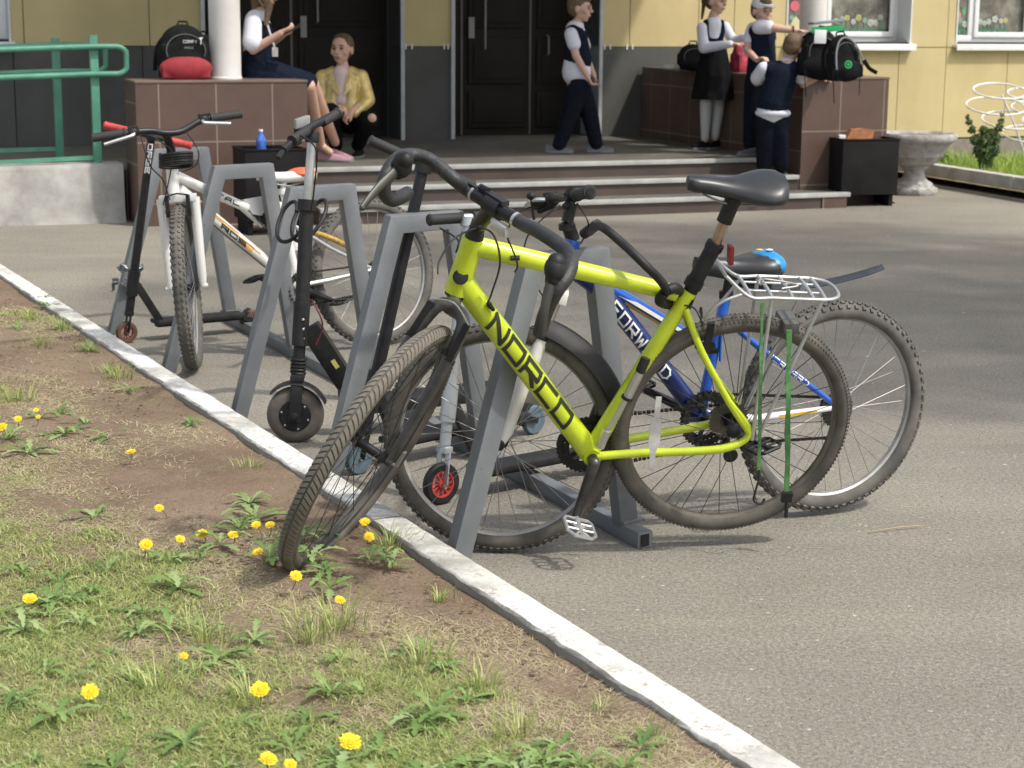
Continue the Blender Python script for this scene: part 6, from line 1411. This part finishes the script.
p.hair(M_hair2,extra=[(C-sd_*-.05-u*.02,.035,p.P((269,6,-.10)),.032),(p.P((269,6,-.10)),.032,p.P((266,24,-.12)),.018),(C-f*.08,.05,p.P((257,10,.02)),.04)])
p.cloth('blouse',M_shirt,[([(257,22),(256,50)],[.098,.10]),([(253,24,-.13),(252,42,-.18)],[.068,.075]),([(263,24,.12),(266,42,.12)],[.06,.07])],[(p.P((260,13)),(.06,.058,.025),(X,Yv,ZZ))])
p.cloth('vest',M_vest,[([(259,32),(259,52),(258,64)],[.112,.118,.125]),([(260,26,-.06),(261,34,-.06)],[.05,.07])])
p.cloth('skirt',M_vest,[([(258,72,-.03),(303,83,.0)],[.125,.080]),([(260,72,.08),(308,82,.20)],[.125,.078])])
p.shoe((319,158,.56),(351,159,.46),M_pink,.042,.05,ground=.376); p.shoe((333,155,.75),(352,152,.58),M_pink,.042,.05,ground=.376)
q=MB(); c=p.P((292,29,-.20)); ax1=V3((1,0,.45)).normalized(); q.box(c,(.14,.07,.009),(ax1,V3((0,.9,.4)).normalized(),ax1.cross(V3((0,.9,.4))).normalized())); q.build('phone',M_black,None,loc=c,label='dark phone held by the woman sitting on the left parapet',cat='phone',bevel=.003)
q=MB(); a=p.P((266,20,-.12)); b=p.P((275,48,-.14)); q.bar(a,b,.012,.003,Yv); ly=q.build('lanyard',M_decw,p.root); q=MB(); q.box(b-ZZ*.03,(.045,.004,.07)); q.build('badge',M_decw,ly,bevel=.001)
# ================================================================ BAGS
def bag(name,label,C,w_,d_,h_,m1,m2,yawb,tilt=0.,mark=None,cat='backpack',straps=True):
    r=empty(name,C,label,cat); a=V3((math.cos(yawb),math.sin(yawb),0)); b=V3((-a.y,a.x,0)); u=(ZZ*math.cos(tilt)+a*math.sin(tilt)).normalized(); a2=b.cross(u).normalized()
    if a2.dot(a)<0: a2=-a2
    def fn(mb):
        mb.ell(C+u*h_*.33,(w_*.5,d_*.5,h_*.36),(a2,b,u),24,14); mb.ell(C+u*h_*.62,(w_*.43,d_*.42,h_*.38),(a2,b,u),24,14); mb.box(C+u*h_*.32,(w_*.86,d_*.80,h_*.62),(a2,b,u))
    body=blob('body',fn,m1,r,.010,8)
    def fp(mb): mb.ell(C+u*h_*.20-b*d_*.36,(w_*.50,d_*.28,h_*.24),(a2,b,u),20,12); mb.box(C+u*h_*.14-b*d_*.34,(w_*.88,d_*.34,h_*.24),(a2,b,u))
    blob('front_pocket',fp,m2,r,.008,6)
    q=MB(); q.tube([C+u*h_*.97+a2*x-b*0+u*z for x,z in ((-.04,0),(-.03,.03),(.03,.03),(.04,0))],.007,7); q.build('handle',M_blk,r)
    q=MB(); zz=[C+u*(h_*.52+math.cos(t)*h_*.30)-b*(d_*.46-.10*d_*abs(math.cos(t))**2)+a2*math.sin(t)*w_*.36 for t in [math.pi*(-.62+1.24*i/20) for i in range(21)]]; q.tube(zz,.0035,6); q.build('zip',mat('zip_grey',(.12,.12,.12),.5),r)
    if straps:
        for sg in(-1,1):
            q=MB(); q.tube(spline([C+u*h_*.9+b*d_*.4+a2*sg*.06,C+u*h_*.6+b*d_*.62+a2*sg*w_*.4,C+u*h_*.15+b*d_*.5+a2*sg*w_*.48],6),.016,8,flat=.35); q.build('shoulder_strap',M_blk,r)
    return r,a2,b,u
M_redf=mat('red_fabric',(.27,.02,.03),.75,var=.15,scale=14); M_gfab=mat('green_fabric',(.02,.36,.12),.7); M_greyf=mat('grey_fabric',(.22,.24,.24),.8); M_bfab=mat('black_fabric',(.010,.011,.011),.9,spec=.15,var=.2,scale=14)
C=Q(184,79,13.55); C.z=1.056; rB,a2,b,u=bag('backpack','black backpack with red lower pockets and white print on the left parapet',C,.40,.24,.40,M_bfab,M_redf,R(21))
q=MB(); 
base=C+u*.275-b*.112
mfp=lambda s,t: base+a2*(s-.02)+u*t-b*(.012-.25*(s-.03)**2); lettering(q,'COMFI',mfp,.015,.018,.006,.0028); 
q.build('print',M_decw,rB,smooth=False); q=MB(); lettering(q,'ARDO',lambda s,t: base+a2*(s-.015)+u*(t-.045)-b*.010,.012,.012,.006,.002); q.build('print',mat('grey_print',(.3,.3,.3)),rB,smooth=False)
q=MB(); c=base+a2*.108+u*.01-b*.006; q.prism([c-a2*.014+u*.018,c+a2*.02+u*.022,c+a2*.006+u*.004,c+a2*.004-u*.03,c-a2*.002-u*.03,c+u*.002],-b*.002); q.build('logo',M_decw,rB,smooth=False)
C=Q(213,79,13.9); C.z=1.056; bag('backpack','dark grey bag leaning behind the red backpack against the white column',C,.26,.2,.33,mat('charcoal_fabric',(.05,.05,.05),.8),M_bfab,R(21),-.25,straps=False)
C=Q(845,77,14.6); C.z=1.056; rB,a2,b,u=bag('backpack','black and grey backpack with a green round emblem on the right parapet',C,.27,.20,.36,M_bfab,M_bfab,R(15),-.16)
q=MB(); c=C+u*.13-b*.155-a2*.03; q.lathe(c,[(.030,0),(.032,-.004),(.022,-.005),(.020,-.001)],(a2,u,b),24,ring=True); q.lathe(c,[(.012,0),(.012,-.005),(0,-.006)],(a2,u,b),16); q.build('emblem',M_gfab,rB)
q=MB()
q.tube([C+u*(.10+.235*math.sin(t))-b*(.118-.05*math.sin(t)**2)+a2*(.115*math.cos(t)) for t in [math.pi*i/20 for i in range(21)]],.007,8)
q.build('trim',M_greyf,rB)
for (x0,y0,x1,y1,Y0) in ((833,70,834,103,14.32),(860,74,859,95,14.36),(805,78,806,97,14.25)):
    q=MB(); q.tube(spline([Q(x0,y0,Y0+.1),Q(x0,y0+5,Y0),Q((x0+x1)/2,(y0+y1)/2,Y0-.03),Q(x1,y1,Y0-.02)],5),.014,8,flat=.25); q.build('hanging_strap',M_blk,rB)
q=MB(); q.tube(spline([Q(864,60,14.5),Q(869,68,14.5),Q(877,73,14.5)],5),.016,8,flat=.3); q.build('side_strap',M_blk,rB)
C=Q(815,78,14.95); C.z=1.056; rC,a2,b,u=bag('backpack','open black and grey school bag with bright green strip being packed by the boys',C,.34,.26,.40,M_bfab,M_blk,R(10),.12)
q=MB(); q.box(C+u*.40-b*.05+a2*.02,(.26,.012,.05),((a2+u*.22).normalized(),b,(u-a2*.22).normalized())); q.build('green_band',M_gfab,rC,bevel=.003)
q=MB(); q.box(C+u*.33-b*.115-a2*.05,(.10,.012,.11),((a2+u*.1).normalized(),b,(u-a2*.1).normalized())); q.build('white_panel',M_decw,rC,bevel=.003)
q=MB(); q.box(C+u*.455-b*.0+a2*.02,(.26,.14,.02),((a2+u*.22).normalized(),b,(u-a2*.22).normalized())); q.build('flap',M_greyf,rC,bevel=.006)
C=Q(740,77,16.45); C.z=Q(740,77,16.45).z; bag('backpack','red and pink school backpack held up between the girl and the boy in the cap',C,.19,.16,.33,mat('pink_red_fabric',(.42,.04,.08),.7,var=.3,scale=20),M_redf,R(40),straps=False)
C=B(2.25,2.9,1.056); C=Q(692,79,17.0); C.z=1.056; bag('bag','dark soft bag on the right parapet behind the girl in the skirt',C,.30,.22,.24,M_bfab,M_blk,R(10),cat='bag',straps=False)
q=MB(); c=C-X*.20+ZZ*.02; q.ell(c,(.09,.06,.028)); q.ell(c+X*.06,(.05,.05,.035)); q.build('white_cloth',mat('cream_cloth',(.45,.44,.38),.8,var=.2),None,loc=c,label='crumpled cream cloth beside the dark bag on the right parapet',cat='cloth')
